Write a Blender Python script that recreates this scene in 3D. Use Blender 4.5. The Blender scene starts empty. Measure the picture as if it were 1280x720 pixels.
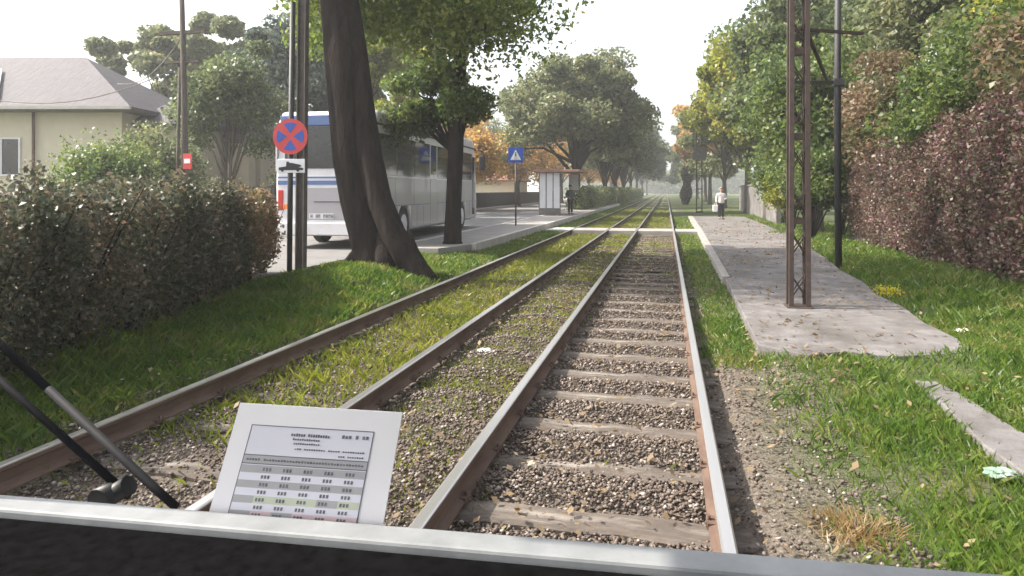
import bpy, bmesh, math, random
import numpy as np
from math import sin, cos, pi, radians as R
from mathutils import Vector, Matrix
random.seed(7); rng = np.random.default_rng(11)
scn = bpy.context.scene
COL = scn.collection

# ------------------------------------------------------------------ materials
def newmat(name):
    m = bpy.data.materials.new(name); m.use_nodes = True
    nt = m.node_tree; nt.nodes.clear()
    out = nt.nodes.new('ShaderNodeOutputMaterial')
    return m, nt, out
def ramp(nt, stops, fac):
    r = nt.nodes.new('ShaderNodeValToRGB')
    while len(r.color_ramp.elements) < len(stops): r.color_ramp.elements.new(0.5)
    for e, (p, c) in zip(r.color_ramp.elements, stops):
        e.position = p; e.color = (*c, 1)
    nt.links.new(fac, r.inputs[0]); return r
def noise(nt, scale, detail=4, rough=.6, coord='Object', stretch=None):
    tc = nt.nodes.new('ShaderNodeTexCoord'); n = nt.nodes.new('ShaderNodeTexNoise')
    n.inputs['Scale'].default_value = scale; n.inputs['Detail'].default_value = detail; n.inputs['Roughness'].default_value = rough
    src = tc.outputs[coord]
    if stretch:
        mp = nt.nodes.new('ShaderNodeMapping'); mp.inputs['Scale'].default_value = stretch
        nt.links.new(src, mp.inputs[0]); src = mp.outputs[0]
    nt.links.new(src, n.inputs['Vector']); return n
def surf(name, c1, c2=None, scale=3, rough=.7, metal=0, bump=.0, bscale=None, c3=None, stretch=None, spec=.5, coat=0):
    m, nt, out = newmat(name)
    b = nt.nodes.new('ShaderNodeBsdfPrincipled')
    b.inputs['Roughness'].default_value = rough; b.inputs['Metallic'].default_value = metal
    b.inputs['Specular IOR Level'].default_value = spec; b.inputs['Coat Weight'].default_value = coat
    c2 = c2 or tuple(x*.8 for x in c1)
    n = noise(nt, scale, 6, .65, stretch=stretch)
    st = [(.32, c1), (.68, c2)] if not c3 else [(.3, c1), (.5, c2), (.7, c3)]
    r = ramp(nt, st, n.outputs[0]); nt.links.new(r.outputs[0], b.inputs['Base Color'])
    if bump:
        n2 = noise(nt, bscale or scale*6, 5, .7, stretch=stretch); bp = nt.nodes.new('ShaderNodeBump')
        bp.inputs['Strength'].default_value = 1; bp.inputs['Distance'].default_value = bump
        nt.links.new(n2.outputs[0], bp.inputs['Height']); nt.links.new(bp.outputs[0], b.inputs['Normal'])
    nt.links.new(b.outputs[0], out.inputs[0]); return m
def leafmat(name, cols, trans=.4, clump=1.2):
    m, nt, out = newmat(name)
    g = nt.nodes.new('ShaderNodeNewGeometry'); n = noise(nt, clump, 3)
    mx = nt.nodes.new('ShaderNodeMath'); mx.operation = 'MULTIPLY_ADD'; mx.inputs[1].default_value = .55
    nt.links.new(g.outputs['Random Per Island'], mx.inputs[0])
    m2 = nt.nodes.new('ShaderNodeMath'); m2.operation = 'MULTIPLY_ADD'; m2.inputs[1].default_value = 1.5; m2.inputs[2].default_value = -.53
    nt.links.new(n.outputs[0], m2.inputs[0]); nt.links.new(m2.outputs[0], mx.inputs[2])
    k = len(cols); r = ramp(nt, [(i/(k-1), c) for i, c in enumerate(cols)], mx.outputs[0])
    d = nt.nodes.new('ShaderNodeBsdfPrincipled'); d.inputs['Roughness'].default_value = .42; d.inputs['Specular IOR Level'].default_value = .45
    t = nt.nodes.new('ShaderNodeBsdfTranslucent'); s = nt.nodes.new('ShaderNodeMixShader'); s.inputs[0].default_value = trans
    nt.links.new(r.outputs[0], d.inputs['Base Color'])
    h = nt.nodes.new('ShaderNodeHueSaturation'); h.inputs['Saturation'].default_value = 1.1; h.inputs['Value'].default_value = 1.7
    nt.links.new(r.outputs[0], h.inputs['Color']); nt.links.new(h.outputs[0], t.inputs[0])
    nt.links.new(d.outputs[0], s.inputs[1]); nt.links.new(t.outputs[0], s.inputs[2]); nt.links.new(s.outputs[0], out.inputs[0])
    return m

# ------------------------------------------------------------------ mesh helpers
def tag(o, label=None, cat=None, group=None, kind=None):
    if label: o['label'] = label
    if cat: o['category'] = cat
    if group: o['group'] = group
    if kind: o['kind'] = kind
    return o
def empty(name, loc, label, cat, group=None, rz=0):
    o = bpy.data.objects.new(name, None); COL.objects.link(o); o.location = loc; o.rotation_euler = (0, 0, rz)
    o.empty_display_size = .2
    return tag(o, label, cat, group)
class MB:
    def __init__(s): s.v = []; s.f = []; s.m = []; s.sm = []
    def add(s, vs, fs, mi=0, smooth=False):
        k = len(s.v); s.v += [tuple(v) for v in vs]; s.f += [tuple(i+k for i in f) for f in fs]; s.m += [mi]*len(fs); s.sm += [smooth]*len(fs); return s
    def box(s, x0, x1, y0, y1, z0, z1, mi=0, M=None):
        vs = [Vector((x, y, z)) for z in (z0, z1) for y in (y0, y1) for x in (x0, x1)]
        if M: vs = [M @ v for v in vs]
        return s.add(vs, [(0, 2, 3, 1), (4, 5, 7, 6), (0, 1, 5, 4), (2, 6, 7, 3), (0, 4, 6, 2), (1, 3, 7, 5)], mi)
    def tube(s, pts, rad, n=8, mi=0, cap=True, flat=1.0, jit=0):
        pts = [Vector(p) for p in pts]
        if not hasattr(rad, '__len__'): rad = [rad]*len(pts)
        k = len(s.v); up = None
        for i, p in enumerate(pts):
            d = (pts[min(i+1, len(pts)-1)] - pts[max(i-1, 0)]).normalized()
            if up is None:
                up = Vector((0, 0, 1)) if abs(d.z) < .9 else Vector((1, 0, 0))
            a = d.cross(up).normalized(); b = a.cross(d).normalized(); up = b
            for j in range(n):
                t = 2*pi*j/n; rr = rad[i]*(1+jit*(random.random()-.5))
                s.v.append(tuple(p + a*cos(t)*rr + b*sin(t)*rr*flat))
        for i in range(len(pts)-1):
            for j in range(n):
                q = k+i*n+j; q2 = k+i*n+(j+1) % n
                s.f.append((q, q2, q2+n, q+n)); s.m.append(mi); s.sm.append(n > 4)
        if cap:
            s.f.append(tuple(k+j for j in reversed(range(n)))); s.m.append(mi); s.sm.append(False)
            e = k+(len(pts)-1)*n; s.f.append(tuple(e+j for j in range(n))); s.m.append(mi); s.sm.append(False)
        return s
    def bar(s, a, b, w, h=None, mi=0):            # rectangular bar from a to b
        h = h or w; a = Vector(a); b = Vector(b); d = (b-a).normalized()
        up = Vector((0, 0, 1)) if abs(d.z) < .95 else Vector((0, 1, 0))
        x = d.cross(up).normalized()*w/2; y = x.cross(d).normalized()*h/2
        vs = [a-x-y, a+x-y, a+x+y, a-x+y, b-x-y, b+x-y, b+x+y, b-x+y]
        return s.add(vs, [(0, 1, 2, 3), (7, 6, 5, 4), (0, 4, 5, 1), (1, 5, 6, 2), (2, 6, 7, 3), (3, 7, 4, 0)], mi)
    def prism(s, poly, axis, a, b, mi=0):         # extrude 2-D polygon along axis ('x','y','z')
        n = len(poly)
        def P(p, t): return {'x': (t, p[0], p[1]), 'y': (p[0], t, p[1]), 'z': (p[0], p[1], t)}[axis]
        vs = [P(p, a) for p in poly]+[P(p, b) for p in poly]
        fs = [tuple(range(n))[::-1], tuple(range(n, 2*n))]+[(i, (i+1) % n, n+(i+1) % n, n+i) for i in range(n)]
        return s.add(vs, fs, mi)
    def build(s, name, mats, parent=None, bevel=0, seg=2, M=None):
        me = bpy.data.meshes.new(name); me.from_pydata([tuple(M @ Vector(v)) for v in s.v] if M else s.v, [], s.f)
        if not isinstance(mats, (list, tuple)): mats = [mats]
        for m in mats: me.materials.append(m)
        me.polygons.foreach_set('material_index', s.m); me.polygons.foreach_set('use_smooth', s.sm)
        bm = bmesh.new(); bm.from_mesh(me); bmesh.ops.recalc_face_normals(bm, faces=bm.faces); bm.to_mesh(me); bm.free()
        me.update()
        o = bpy.data.objects.new(name, me); COL.objects.link(o)
        if parent: o.parent = parent
        if bevel:
            md = o.modifiers.new('bevel', 'BEVEL'); md.width = bevel; md.segments = seg; md.limit_method = 'ANGLE'; md.angle_limit = R(35)
        return o
def arr_mesh(name, V, F, mat, parent=None, smooth=False):   # V (n,3), F (m,k) numpy
    me = bpy.data.meshes.new(name); k = F.shape[1]
    me.vertices.add(len(V)); me.vertices.foreach_set('co', V.astype(np.float32).ravel())
    me.loops.add(F.size); me.loops.foreach_set('vertex_index', F.astype(np.int32).ravel())
    me.polygons.add(len(F)); me.polygons.foreach_set('loop_start', np.arange(0, F.size, k, dtype=np.int32))
    me.polygons.foreach_set('loop_total', np.full(len(F), k, dtype=np.int32))
    if smooth: me.polygons.foreach_set('use_smooth', np.ones(len(F), dtype=bool))
    me.materials.append(mat); me.update(calc_edges=True); me.validate()
    o = bpy.data.objects.new(name, me); COL.objects.link(o)
    if parent: o.parent = parent
    return o
def unit(n):
    a = rng.normal(size=(n, 3)); return a/np.linalg.norm(a, axis=1, keepdims=True)
def leaves(name, P, size, mat, parent=None, aspect=.62, up=.35):
    n = len(P); nrm = unit(n); nrm[:, 2] += up; nrm /= np.linalg.norm(nrm, axis=1, keepdims=True)
    a = np.cross(nrm, unit(n)); a /= np.linalg.norm(a, axis=1, keepdims=True)+1e-9; b = np.cross(nrm, a)
    s = (size*rng.uniform(.55, 1.3, n))[:, None] if np.isscalar(size) else size[:, None]
    fold = nrm*s*.18
    V = np.stack([P-a*s*.5, P-b*s*.5*aspect+fold, P+a*s*.5, P+b*s*.5*aspect+fold], 1).reshape(-1, 3)
    F = np.arange(4*n).reshape(-1, 4)
    return arr_mesh(name, V, F, mat, parent)

# ------------------------------------------------------------------ palette
M = {}
M['bark'] = surf('dark_bark', (.014, .011, .011), (.046, .034, .031), 7, .95, bump=.13, bscale=13, stretch=(1, 1, .18), spec=.15)
M['bark2'] = surf('grey_bark', (.06, .055, .05), (.12, .10, .085), 6, .95, bump=.02, bscale=20, stretch=(1, 1, .25), spec=.2)
M['steel'] = surf('rusty_painted_steel', (.03, .024, .022), (.075, .045, .035), 9, .75, bump=.003)
M['blacksteel'] = surf('dark_painted_steel', (.02, .02, .024), (.035, .033, .036), 9, .6, bump=.002)
M['railtop'] = surf('polished_rail_head', (.66, .64, .63), (.52, .50, .49), 3, .30, .85, stretch=(1, .05, 1))
M['railweb'] = surf('rust_rail_web', (.085, .055, .045), (.16, .11, .085), 7, .95, bump=.004, spec=.2, stretch=(1, .3, 1))
M['sleeper'] = surf('weathered_sleeper', (.17, .14, .12), (.09, .073, .062), 3, .95, bump=.015, bscale=14, stretch=(.5, 2, 1), c3=(.25, .22, .195))
M['concrete'] = surf('old_concrete', (.225, .21, .215), (.15, .138, .14), 1.7, .92, bump=.006, bscale=40, c3=(.25, .237, .24))
M['pale'] = surf('pale_concrete', (.55, .52, .49), (.42, .39, .37), 2.2, .9, bump=.004, bscale=30)
M['white'] = surf('white_paint', (.70, .70, .72), (.62, .62, .66), 3, .5)
M['wall'] = surf('cream_render', (.62, .55, .44), (.54, .48, .39), 1.2, .9, bump=.004)
M['roof'] = surf('grey_purple_roof', (.10, .09, .10), (.15, .135, .15), 1.4, .75, bump=.03, bscale=9, stretch=(6, 1, 1))
nt = M['roof'].node_tree; bs = [q for q in nt.nodes if q.type == 'BSDF_PRINCIPLED'][0]
wv = nt.nodes.new('ShaderNodeTexWave'); wv.bands_direction = 'Z'; wv.wave_profile = 'SAW'; wv.inputs['Scale'].default_value = 1.5; wv.inputs['Distortion'].default_value = .4; tcc = nt.nodes.new('ShaderNodeTexCoord'); nt.links.new(tcc.outputs['Object'], wv.inputs[0])
bpn = [q for q in nt.nodes if q.type == 'BUMP'][0]; bp2 = nt.nodes.new('ShaderNodeBump'); bp2.inputs['Distance'].default_value = .12; nt.links.new(wv.outputs['Fac'], bp2.inputs['Height']); nt.links.new(bpn.outputs[0], bp2.inputs['Normal']); nt.links.new(bp2.outputs[0], bs.inputs['Normal'])
M['roofdark'] = surf('dark_roof', (.06, .06, .065), (.10, .095, .10), 2, .7, bump=.02)
M['wood'] = surf('dark_fence_wood', (.10, .085, .08), (.055, .045, .042), 4, .9, bump=.008, stretch=(3, 3, .3))
M['glass'] = surf('dark_glass', (.015, .016, .02), (.02, .022, .028), 2, .05, spec=.7)
M['rubber'] = surf('black_rubber', (.018, .018, .018), (.03, .03, .03), 9, .8)
M['black'] = surf('black_plastic', (.012, .012, .013), (.02, .02, .02), 6, .5)
M['redpaint'] = surf('sign_red', (.62, .05, .05), (.5, .05, .05), 6, .45)
M['bluepaint'] = surf('sign_blue', (.03, .09, .42), (.03, .08, .36), 6, .45)
M['signwhite'] = surf('sign_white', (.78, .78, .80), (.72, .72, .75), 6, .45)
M['gravel'] = None

# ------------------------------------------------------------------ terrain
def sm(a, b, x): t = np.clip((x-a)/(b-a), 0, 1); return t*t*(3-2*t)
def gz(x, y):
    x = np.asarray(x, float); y = np.asarray(y, float)
    z = np.full(np.broadcast(x, y).shape, -.235)
    z = z + .09*sm(.36, .55, x) + .10*sm(1.2, 4.8, x)
    z = z + .05*np.exp(-((x+1.75)/.35)**2) + .13*sm(-3.88, -4.3, x) + .12*sm(-4.5, -6.2, x)
    z = z + .26*np.exp(-(((x+5.3)/.8)**2+((y-11.3)/1.2)**2)) + .16*np.exp(-(((x+5.3)/.7)**2+((y-9.8)/1.1)**2))
    z = z + .10*sm(.8, 1.3, x)*sm(6.0, 7.1, y)*sm(3.6, 2.6, x)*sm(8.6, 7.6, y)
    wob = .02*np.sin(x*2.3+1.1*np.sin(y*.9))*np.cos(y*1.7)
    z = z + wob*np.where((x > 1) | (x < -4.4), 1, .3)
    z = z + .10*np.exp(-(((x-5.3)/1.2)**2+((y-13)/3)**2))
    return np.where(x < -6.6, np.minimum(z, .0), z)
xs = np.concatenate([np.linspace(-1600, -80, 14), np.linspace(-70, -12, 20), np.arange(-11, -4.6, .2), np.arange(-4.5, 7, .1), np.linspace(7.5, 30, 25), np.linspace(40, 1600, 14)])
ys = np.concatenate([np.linspace(-60, -2, 10), np.arange(-1, 16, .13), np.linspace(16.2, 40, 70), np.linspace(41, 120, 50), np.linspace(130, 2400, 22)])
X, Y = np.meshgrid(xs, ys); Z = gz(X, Y); Z = Z + rng.normal(0, .006, Z.shape)*(np.abs(X) < 8)
V = np.stack([X, Y, Z], -1).reshape(-1, 3); nx = len(xs)
I = (np.arange(len(ys)-1)[:, None]*nx+np.arange(nx-1)[None]).ravel()
F = np.stack([I, I+1, I+nx+1, I+nx], 1)
m, nt, out = newmat('soil_and_turf')
tc = nt.nodes.new('ShaderNodeTexCoord'); sp = nt.nodes.new('ShaderNodeSeparateXYZ'); nt.links.new(tc.outputs['Object'], sp.inputs[0])
n1 = noise(nt, 1.1, 6); n2 = noise(nt, 14, 8, .75); n3 = noise(nt, 45, 4, .7)
bed = ramp(nt, [(.25, (.055, .045, .038)), (.5, (.15, .125, .105)), (.62, (.24, .205, .175)), (.8, (.36, .33, .30))], n3.outputs[0])
turf = ramp(nt, [(.3, (.035, .055, .018)), (.55, (.07, .105, .025)), (.75, (.12, .12, .05))], n2.outputs[0])
def mask(lo, hi, src):
    a = nt.nodes.new('ShaderNodeMapRange'); a.inputs['From Min'].default_value = lo; a.inputs['From Max'].default_value = hi; nt.links.new(src, a.inputs['Value']); return a.outputs[0]
def mth(op, a, b):
    q = nt.nodes.new('ShaderNodeMath'); q.operation = op; q.use_clamp = True
    for i, w in enumerate((a, b)):
        if isinstance(w, (int, float)): q.inputs[i].default_value = w
        else: nt.links.new(w, q.inputs[i])
    return q.outputs[0]
left = mask(-3.7, -4.4, sp.outputs[0]); right = mask(.5, 1.5, sp.outputs[0]); far = mask(9, 26, sp.outputs[1])
g = mth('MAXIMUM', mth('MAXIMUM', left, right), mth('MULTIPLY', far, .75))
g = mth('MULTIPLY', g, mask(.30, .52, n1.outputs[0]))
mx = nt.nodes.new('ShaderNodeMixRGB'); nt.links.new(g, mx.inputs[0]); nt.links.new(bed.outputs[0], mx.inputs[1]); nt.links.new(turf.outputs[0], mx.inputs[2])
b = nt.nodes.new('ShaderNodeBsdfPrincipled'); b.inputs['Roughness'].default_value = .95; b.inputs['Specular IOR Level'].default_value = .15
nt.links.new(mx.outputs[0], b.inputs['Base Color'])
bp = nt.nodes.new('ShaderNodeBump'); bp.inputs['Distance'].default_value = .025; nt.links.new(n3.outputs[0], bp.inputs['Height']); nt.links.new(bp.outputs[0], b.inputs['Normal'])
nt.links.new(b.outputs[0], out.inputs[0])
tag(arr_mesh('ground', V, F, m, smooth=True), kind='structure')

# road, pavement, platform
def slab(name, poly, z0, z1, mat, kind='structure'):
    mb = MB().prism(poly, 'z', z0, z1); o = mb.build(name, mat, bevel=.012, seg=2); tag(o, kind=kind); return o
M['asphalt'] = surf('worn_asphalt', (.13, .125, .13), (.19, .185, .185), 1.3, .85, bump=.005, bscale=90, c3=(.15, .145, .145))
M['paving'] = surf('pavement_concrete', (.34, .315, .30), (.24, .225, .21), 1.5, .9, bump=.005, bscale=50)
slab('road', [(-14.2, -40), (-6.95, -40), (-6.95, 17.2), (-6.75, 17.2), (-6.75, 420), (-14.2, 420)], -.3, .08, M['asphalt'])
slab('pavement', [(-6.74, 16.2), (-5.5, 16.2), (-5.05, 17.6), (-5.05, 30), (-5.0, 75), (-6.74, 75)], -.3, .17, M['paving'])
kb = MB().box(-5.06, -4.92, 17.6, 75, -.3, .20).box(-6.92, -6.75, 17.2, 75, -.3, .195)
tag(kb.build('kerb', M['pale'], bevel=.015), kind='structure')
slab('pavement', [(-18, -40), (-14.32, -40), (-14.32, 420), (-18, 420)], -.3, .2, M['paving'])
tag(MB().box(-14.31, -14.15, -40, 420, -.3, .205).build('kerb', M['pale'], bevel=.015), kind='structure')
pedge = []
pl = [(.93, 7.55), (1.35, 7.15), (1.75, 7.42), (2.15, 7.30), (2.55, 7.45), (2.92, 7.62), (3.08, 8.1), (3.05, 9.2), (3.18, 10.4), (3.16, 11.6), (3.36, 13), (3.42, 15), (3.7, 17.5), (3.95, 21), (4.3, 27), (4.5, 33), (4.65, 44), (1.42, 44), (1.30, 30), (1.08, 14)]
slab('platform', pl, -.35, .0, M['concrete'])
kb = MB().prism([(1.0, 13.2), (1.20, 29), (1.32, 43.9), (1.58, 43.9), (1.42, 29), (1.14, 13.2)], 'z', -.3, .02)
tag(kb.build('platform_edge', M['paving'], bevel=.01), kind='structure')
# narrow worn concrete strip
P_ = [(2.06, 2.0), (2.42, 2.05), (2.40, 3.4), (2.47, 4.6), (2.38, 5.6), (2.36, 6.3), (2.28, 6.75), (2.12, 6.7), (2.10, 5.9), (2.03, 5.1), (2.10, 4.0), (2.02, 3.0)]
slab('footpath', P_, -.3, -.065, M['concrete'])
nt = M['concrete'].node_tree; bs = [q for q in nt.nodes if q.type == 'BSDF_PRINCIPLED'][0]; src = bs.inputs['Base Color'].links[0].from_socket
vo = nt.nodes.new('ShaderNodeTexVoronoi'); vo.feature = 'DISTANCE_TO_EDGE'; vo.inputs['Scale'].default_value = .55; tcc = nt.nodes.new('ShaderNodeTexCoord'); nn_ = noise(nt, 3, 5); am = nt.nodes.new('ShaderNodeMixRGB'); am.inputs[0].default_value = .12
nt.links.new(tcc.outputs['Object'], am.inputs[1]); nt.links.new(nn_.outputs['Color'], am.inputs[2]); nt.links.new(am.outputs[0], vo.inputs['Vector'])
cr_ = ramp(nt, [(.0, (.78, .77, .75)), (.006, (1, 1, 1))], vo.outputs['Distance']); st_ = ramp(nt, [(.36, (.55, .54, .50)), (.58, (1, 1, 1))], noise(nt, .9, 7, .7).outputs[0])
m1_ = nt.nodes.new('ShaderNodeMixRGB'); m1_.blend_type = 'MULTIPLY'; m1_.inputs[0].default_value = 1; m2_ = nt.nodes.new('ShaderNodeMixRGB'); m2_.blend_type = 'MULTIPLY'; m2_.inputs[0].default_value = 1
nt.links.new(src, m1_.inputs[1]); nt.links.new(cr_.outputs[0], m1_.inputs[2]); nt.links.new(m1_.outputs[0], m2_.inputs[1]); nt.links.new(st_.outputs[0], m2_.inputs[2]); nt.links.new(m2_.outputs[0], bs.inputs['Base Color'])
# ------------------------------------------------------------------ rails
def rail(x, label, side):
    t = empty('rail', (x, 0, 0), label, 'rail', 'the four tram rails')
    y0, y1 = -12, 330
    web = [(-.062, -.155), (.062, -.155), (.062, -.145), (.018, -.125), (.010, -.11), (.010, -.045), (.034, -.033), (.034, -.0145), (-.034, -.0145), (-.034, -.033), (-.010, -.045), (-.010, -.11), (-.018, -.125), (-.062, -.145)]
    head = [(-.0345, -.014), (.0345, -.014), (.035, -.005), (.026, 0), (-.026, 0), (-.035, -.005)]
    for nm, pf, mt in (('web', web, M['railweb']), ('head', head, M['railtop'])):
        MB().prism(pf, 'y', y0, y1).build(nm, mt, t)
    cl = MB()
    for k in range(34):
        y = .375+2.63+k*.75-.75
        for s in (-1, 1):
            cl.box(s*.045-.022, s*.045+.022, y-.05, y+.05, -.16, -.128)
            cl.tube([(s*.06, y, -.17), (s*.06, y, -.105)], .013, 6)
    cl.build('clips', M['railweb'], t)['kind'] = 'stuff'
    return t
rail(.275, 'bright rightmost rail running beside the platform', 1)
rail(-1.165, 'left rail of the nearer track with rusty web facing the weeds', -1)
rail(-2.33, 'right rail of the far left track, beside the timetable card', 1)
rail(-3.80, 'leftmost rail below the hedge, dark rusty side', -1)
# sleepers
spr = None
for tr, (xc, y0, n) in enumerate([(-.43, .73, 42), (-3.065, .9, 32)]):
    for k in range(n):
        y = y0+.75*k
        if spr is None or True:
            mb = MB(); w = .12; hl = .90; 
            n_ = 10; top = []; bot = []
            for i in range(n_+1):
                x = -hl+2*hl*i/n_; e1 = random.uniform(-.018, .018); e2 = random.uniform(-.018, .018)
                zt = -.158+random.uniform(-.012, .006)
                mb.v += [(x, -w+e1, -.3), (x, -w+e1, zt-.012), (x, -w+.02+e1, zt), (x, w-.02+e2, zt), (x, w+e2, zt-.012), (x, w+e2, -.3)]
            for i in range(n_):
                a = i*6; c = a+6
                for j in range(5): mb.f.append((a+j, c+j, c+j+1, a+j+1)); mb.m.append(0); mb.sm.append(False)
            mb.f += [(0, 1, 2, 3, 4, 5), tuple(n_*6+j for j in (5, 4, 3, 2, 1, 0))]; mb.m += [0, 0]; mb.sm += [False]*2
            spr = mb.build('sleeper', M['sleeper'])
        spr.location = (xc+random.uniform(-.03, .03), y+random.uniform(-.03, .03), (-.030 if tr == 0 else -.052)+random.uniform(-.02, .005)); spr.rotation_euler = (0, 0, random.uniform(-.012, .012))
        tag(spr, 'worn grey sleeper half sunk in the ballast between the rails of the %s track' % ('right' if tr == 0 else 'left'), 'sleeper', 'sleepers of the %s track' % ('right' if tr == 0 else 'left'))
# crossing boards
for nm, x0, x1, lb in (('crossing_slab', .36, 1.28, 'pale crossing slab joining the near rail to the platform'), ('crossing_slab', -1.12, .25, 'pale crossing slab between the rails of the right track'), ('crossing_slab', -2.28, -1.22, 'pale crossing slab between the two tracks'), ('crossing_slab', -3.75, -2.39, 'pale crossing slab between the rails of the left track')):
    tag(MB().box(x0, x1, 27.9, 29.7, -.24, -.012).build(nm, M['paving'], bevel=.01), lb, 'slab', 'slabs of the track crossing')
tag(MB().box(-4.9, -3.86, 27.9, 29.7, -.24, -.012).build('crossing_slab', M['pale'], bevel=.01), 'pale crossing slab between the leftmost rail and the pavement', 'slab', 'slabs of the track crossing')

# ------------------------------------------------------------------ ballast stones (stuff)
def inpoly(px, py, poly):
    c = np.zeros(px.shape, bool); j = len(poly)-1
    for i in range(len(poly)):
        xi, yi = poly[i]; xj, yj = poly[j]
        hit = ((yi > py) != (yj > py)) & (px < (xj-xi)*(py-yi)/(yj-yi+1e-12)+xi); c ^= hit; j = i
    return c
def vnoise(x, y, f, seed):
    r = np.random.default_rng(seed); s = np.zeros_like(x)
    for k in range(6):
        a, b, p, q = r.normal(size=4); s += np.sin(f*(a*x+b*y)*(1+.5*k)+p*5)*np.cos(f*(q*x-a*y)+b*3)/(1+.4*k)
    return s/3.2
m, nt, out = newmat('ballast_stone'); gg = nt.nodes.new('ShaderNodeNewGeometry')
rr = ramp(nt, [(0, (.065, .047, .037)), (.5, (.115, .088, .072)), (.85, (.18, .145, .125)), (1, (.34, .30, .27))], gg.outputs['Random Per Island'])
bb = nt.nodes.new('ShaderNodeBsdfPrincipled'); bb.inputs['Roughness'].default_value = .85; nt.links.new(rr.outputs[0], bb.inputs['Base Color']); nt.links.new(bb.outputs[0], out.inputs[0])
N = 125000
x = np.concatenate([rng.uniform(-1.15, .25, 64000), rng.uniform(-2.3, -1.2, 26000), rng.uniform(-3.75, -2.4, 20000), rng.uniform(.31, 1.2, 10000), rng.uniform(-4.2, -3.85, 5000)])
u = rng.uniform(0, 1, N); y = 1.6+26*u**1.75
d = vnoise(x, y, 1.3, 5)
keep = (d > -.75+.035*y) & ~((x > .34) & (y > 7.0)) & ((x < .3) | (rng.uniform(size=N) < .5))
x, y = x[keep], y[keep]; n = len(x)
s = rng.uniform(.007, .019, n)*(1+y*.02); 
octv = np.array([[1, 0, 0], [-1, 0, 0], [0, 1, 0], [0, -1, 0], [0, 0, 1], [0, 0, -1]], float)
octf = np.array([[0, 2, 4], [2, 1, 4], [1, 3, 4], [3, 0, 4], [2, 0, 5], [1, 2, 5], [3, 1, 5], [0, 3, 5]])
th = rng.uniform(0, 2*pi, n); j = octv[None]*rng.uniform(.6, 1.25, (n, 6, 1))+rng.normal(0, .18, (n, 6, 3))
j[:, :, 2] *= .7
c_, s_ = np.cos(th)[:, None], np.sin(th)[:, None]
jx = j[:, :, 0]*c_-j[:, :, 1]*s_; jy = j[:, :, 0]*s_+j[:, :, 1]*c_
V = np.stack([jx, jy, j[:, :, 2]], -1)*s[:, None, None]
# pile a little higher between the sleepers
ph = ((y-.73) % .75)/.75; ph = np.minimum(ph, 1-ph)
V += np.stack([x, y, gz(x, y)+.010+np.clip(ph*2, 0, 1)*.055+rng.uniform(-.012, .012, n)], -1)[:, None]
F = (octf[None]+6*np.arange(n)[:, None, None]).reshape(-1, 3)
tag(arr_mesh('ballast', V.reshape(-1, 3), F, m), 'grey brown crushed stone ballast around the sleepers', 'ballast', kind='stuff')

# ------------------------------------------------------------------ grass (stuff)
gmat = leafmat('grass_blades', [(.045, .085, .02), (.08, .14, .026), (.13, .18, .035), (.25, .21, .09)], .45, 1.6)
def grass(name, n, xr, yr, dens, hh, label, mat=gmat, pw=1.0, wf=.9):
    x = rng.uniform(*xr, n); y = yr[0]+(yr[1]-yr[0])*rng.uniform(0, 1, n)**pw
    k = rng.uniform(0, 1, n) < dens(x, y); x, y = x[k], y[k]; n = len(x)
    dist = np.hypot(x, y); h = hh(x, y)*rng.uniform(.45, 1.25, n); w = np.maximum(.0035, dist*.00075)*rng.uniform(.7, 1.4, n)*wf
    th = rng.uniform(0, 2*pi, n); lx = rng.normal(0, .45, n)*h; ly = rng.normal(0, .45, n)*h; z = gz(x, y)-.01
    p = np.stack([x, y, z], 1); d = np.stack([np.cos(th), np.sin(th), 0*th], 1)*w[:, None]
    mid = p+np.stack([lx*.35, ly*.35, h*.6], 1); tip = p+np.stack([lx, ly, h], 1)
    V = np.stack([p-d, p+d, mid+d*.8, tip, mid-d*.8], 1).reshape(-1, 3)
    F = (np.array([[0, 1, 2, 4]])[None]+5*np.arange(n)[:, None, None]).reshape(-1, 4)
    F2 = (np.array([[4, 2, 3, 3]])[None]+5*np.arange(n)[:, None, None]).reshape(-1, 4)
    # the tip as a quad with a doubled corner would be invalid: keep blades as 4-corner kites
    F = np.stack([5*np.arange(n), 5*np.arange(n)+1, 5*np.arange(n)+2, 5*np.arange(n)+3], 1)
    V = np.stack([p-d, p+d, tip+d*.12, tip-d*.12, tip], 1)
    V[:, 1] = p+d; V[:, 2] = mid+d*.9+0*tip; V[:, 3] = tip
    return tag(arr_mesh(name, V.reshape(-1, 3), F, mat), label, 'grass', kind='stuff')
def d_right(x, y):
    x0_, y0_ = x, y; x = x+.10*vnoise(x, y, 3.1, 21)+rng.normal(0, .05, x.shape); y = y+.16*vnoise(x, y, 2.3, 22)+rng.normal(0, .05, x.shape)
    d = np.clip(.75+.9*vnoise(x, y, .8, 3), 0, 1)
    d = np.where(x < 1.35, d*np.clip((x-.75)/.7, 0, 1)*np.where(y < 7.2, .7, 1), d)
    d = np.where((y > 7.0), np.where(x < 1.05, .8*np.clip((x-.35)/.2, .2, 1), d), d)
    pt_ = inpoly(x, y, pl) & (vnoise(x0_, y0_*.6, 1.5, 41) > np.where(y > 27, .35, .95))
    d = np.where((inpoly(x, y, pl) & ~pt_) | inpoly(x, y, P_), 0, np.where(pt_, .35, d))
    edge = (x > .9) & (x < 3.3) & (y > 6.55) & (y < 7.6); d = np.where(edge & (x > 1.9), d*.35, d)
    return d
grass('grass', 120000, (.36, 6.2), (1.9, 9.5), d_right, lambda x, y: .085+.05*vnoise(x, y, 1.5, 9)+.03*(x > 3), 'lush green grass by the near end of the platform', pw=1.0)
grass('grass', 90000, (.36, 7.5), (9.5, 46), d_right, lambda x, y: .09+.06*(x > 3.5), 'green grass strips along both sides of the platform', pw=1.5)
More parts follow.
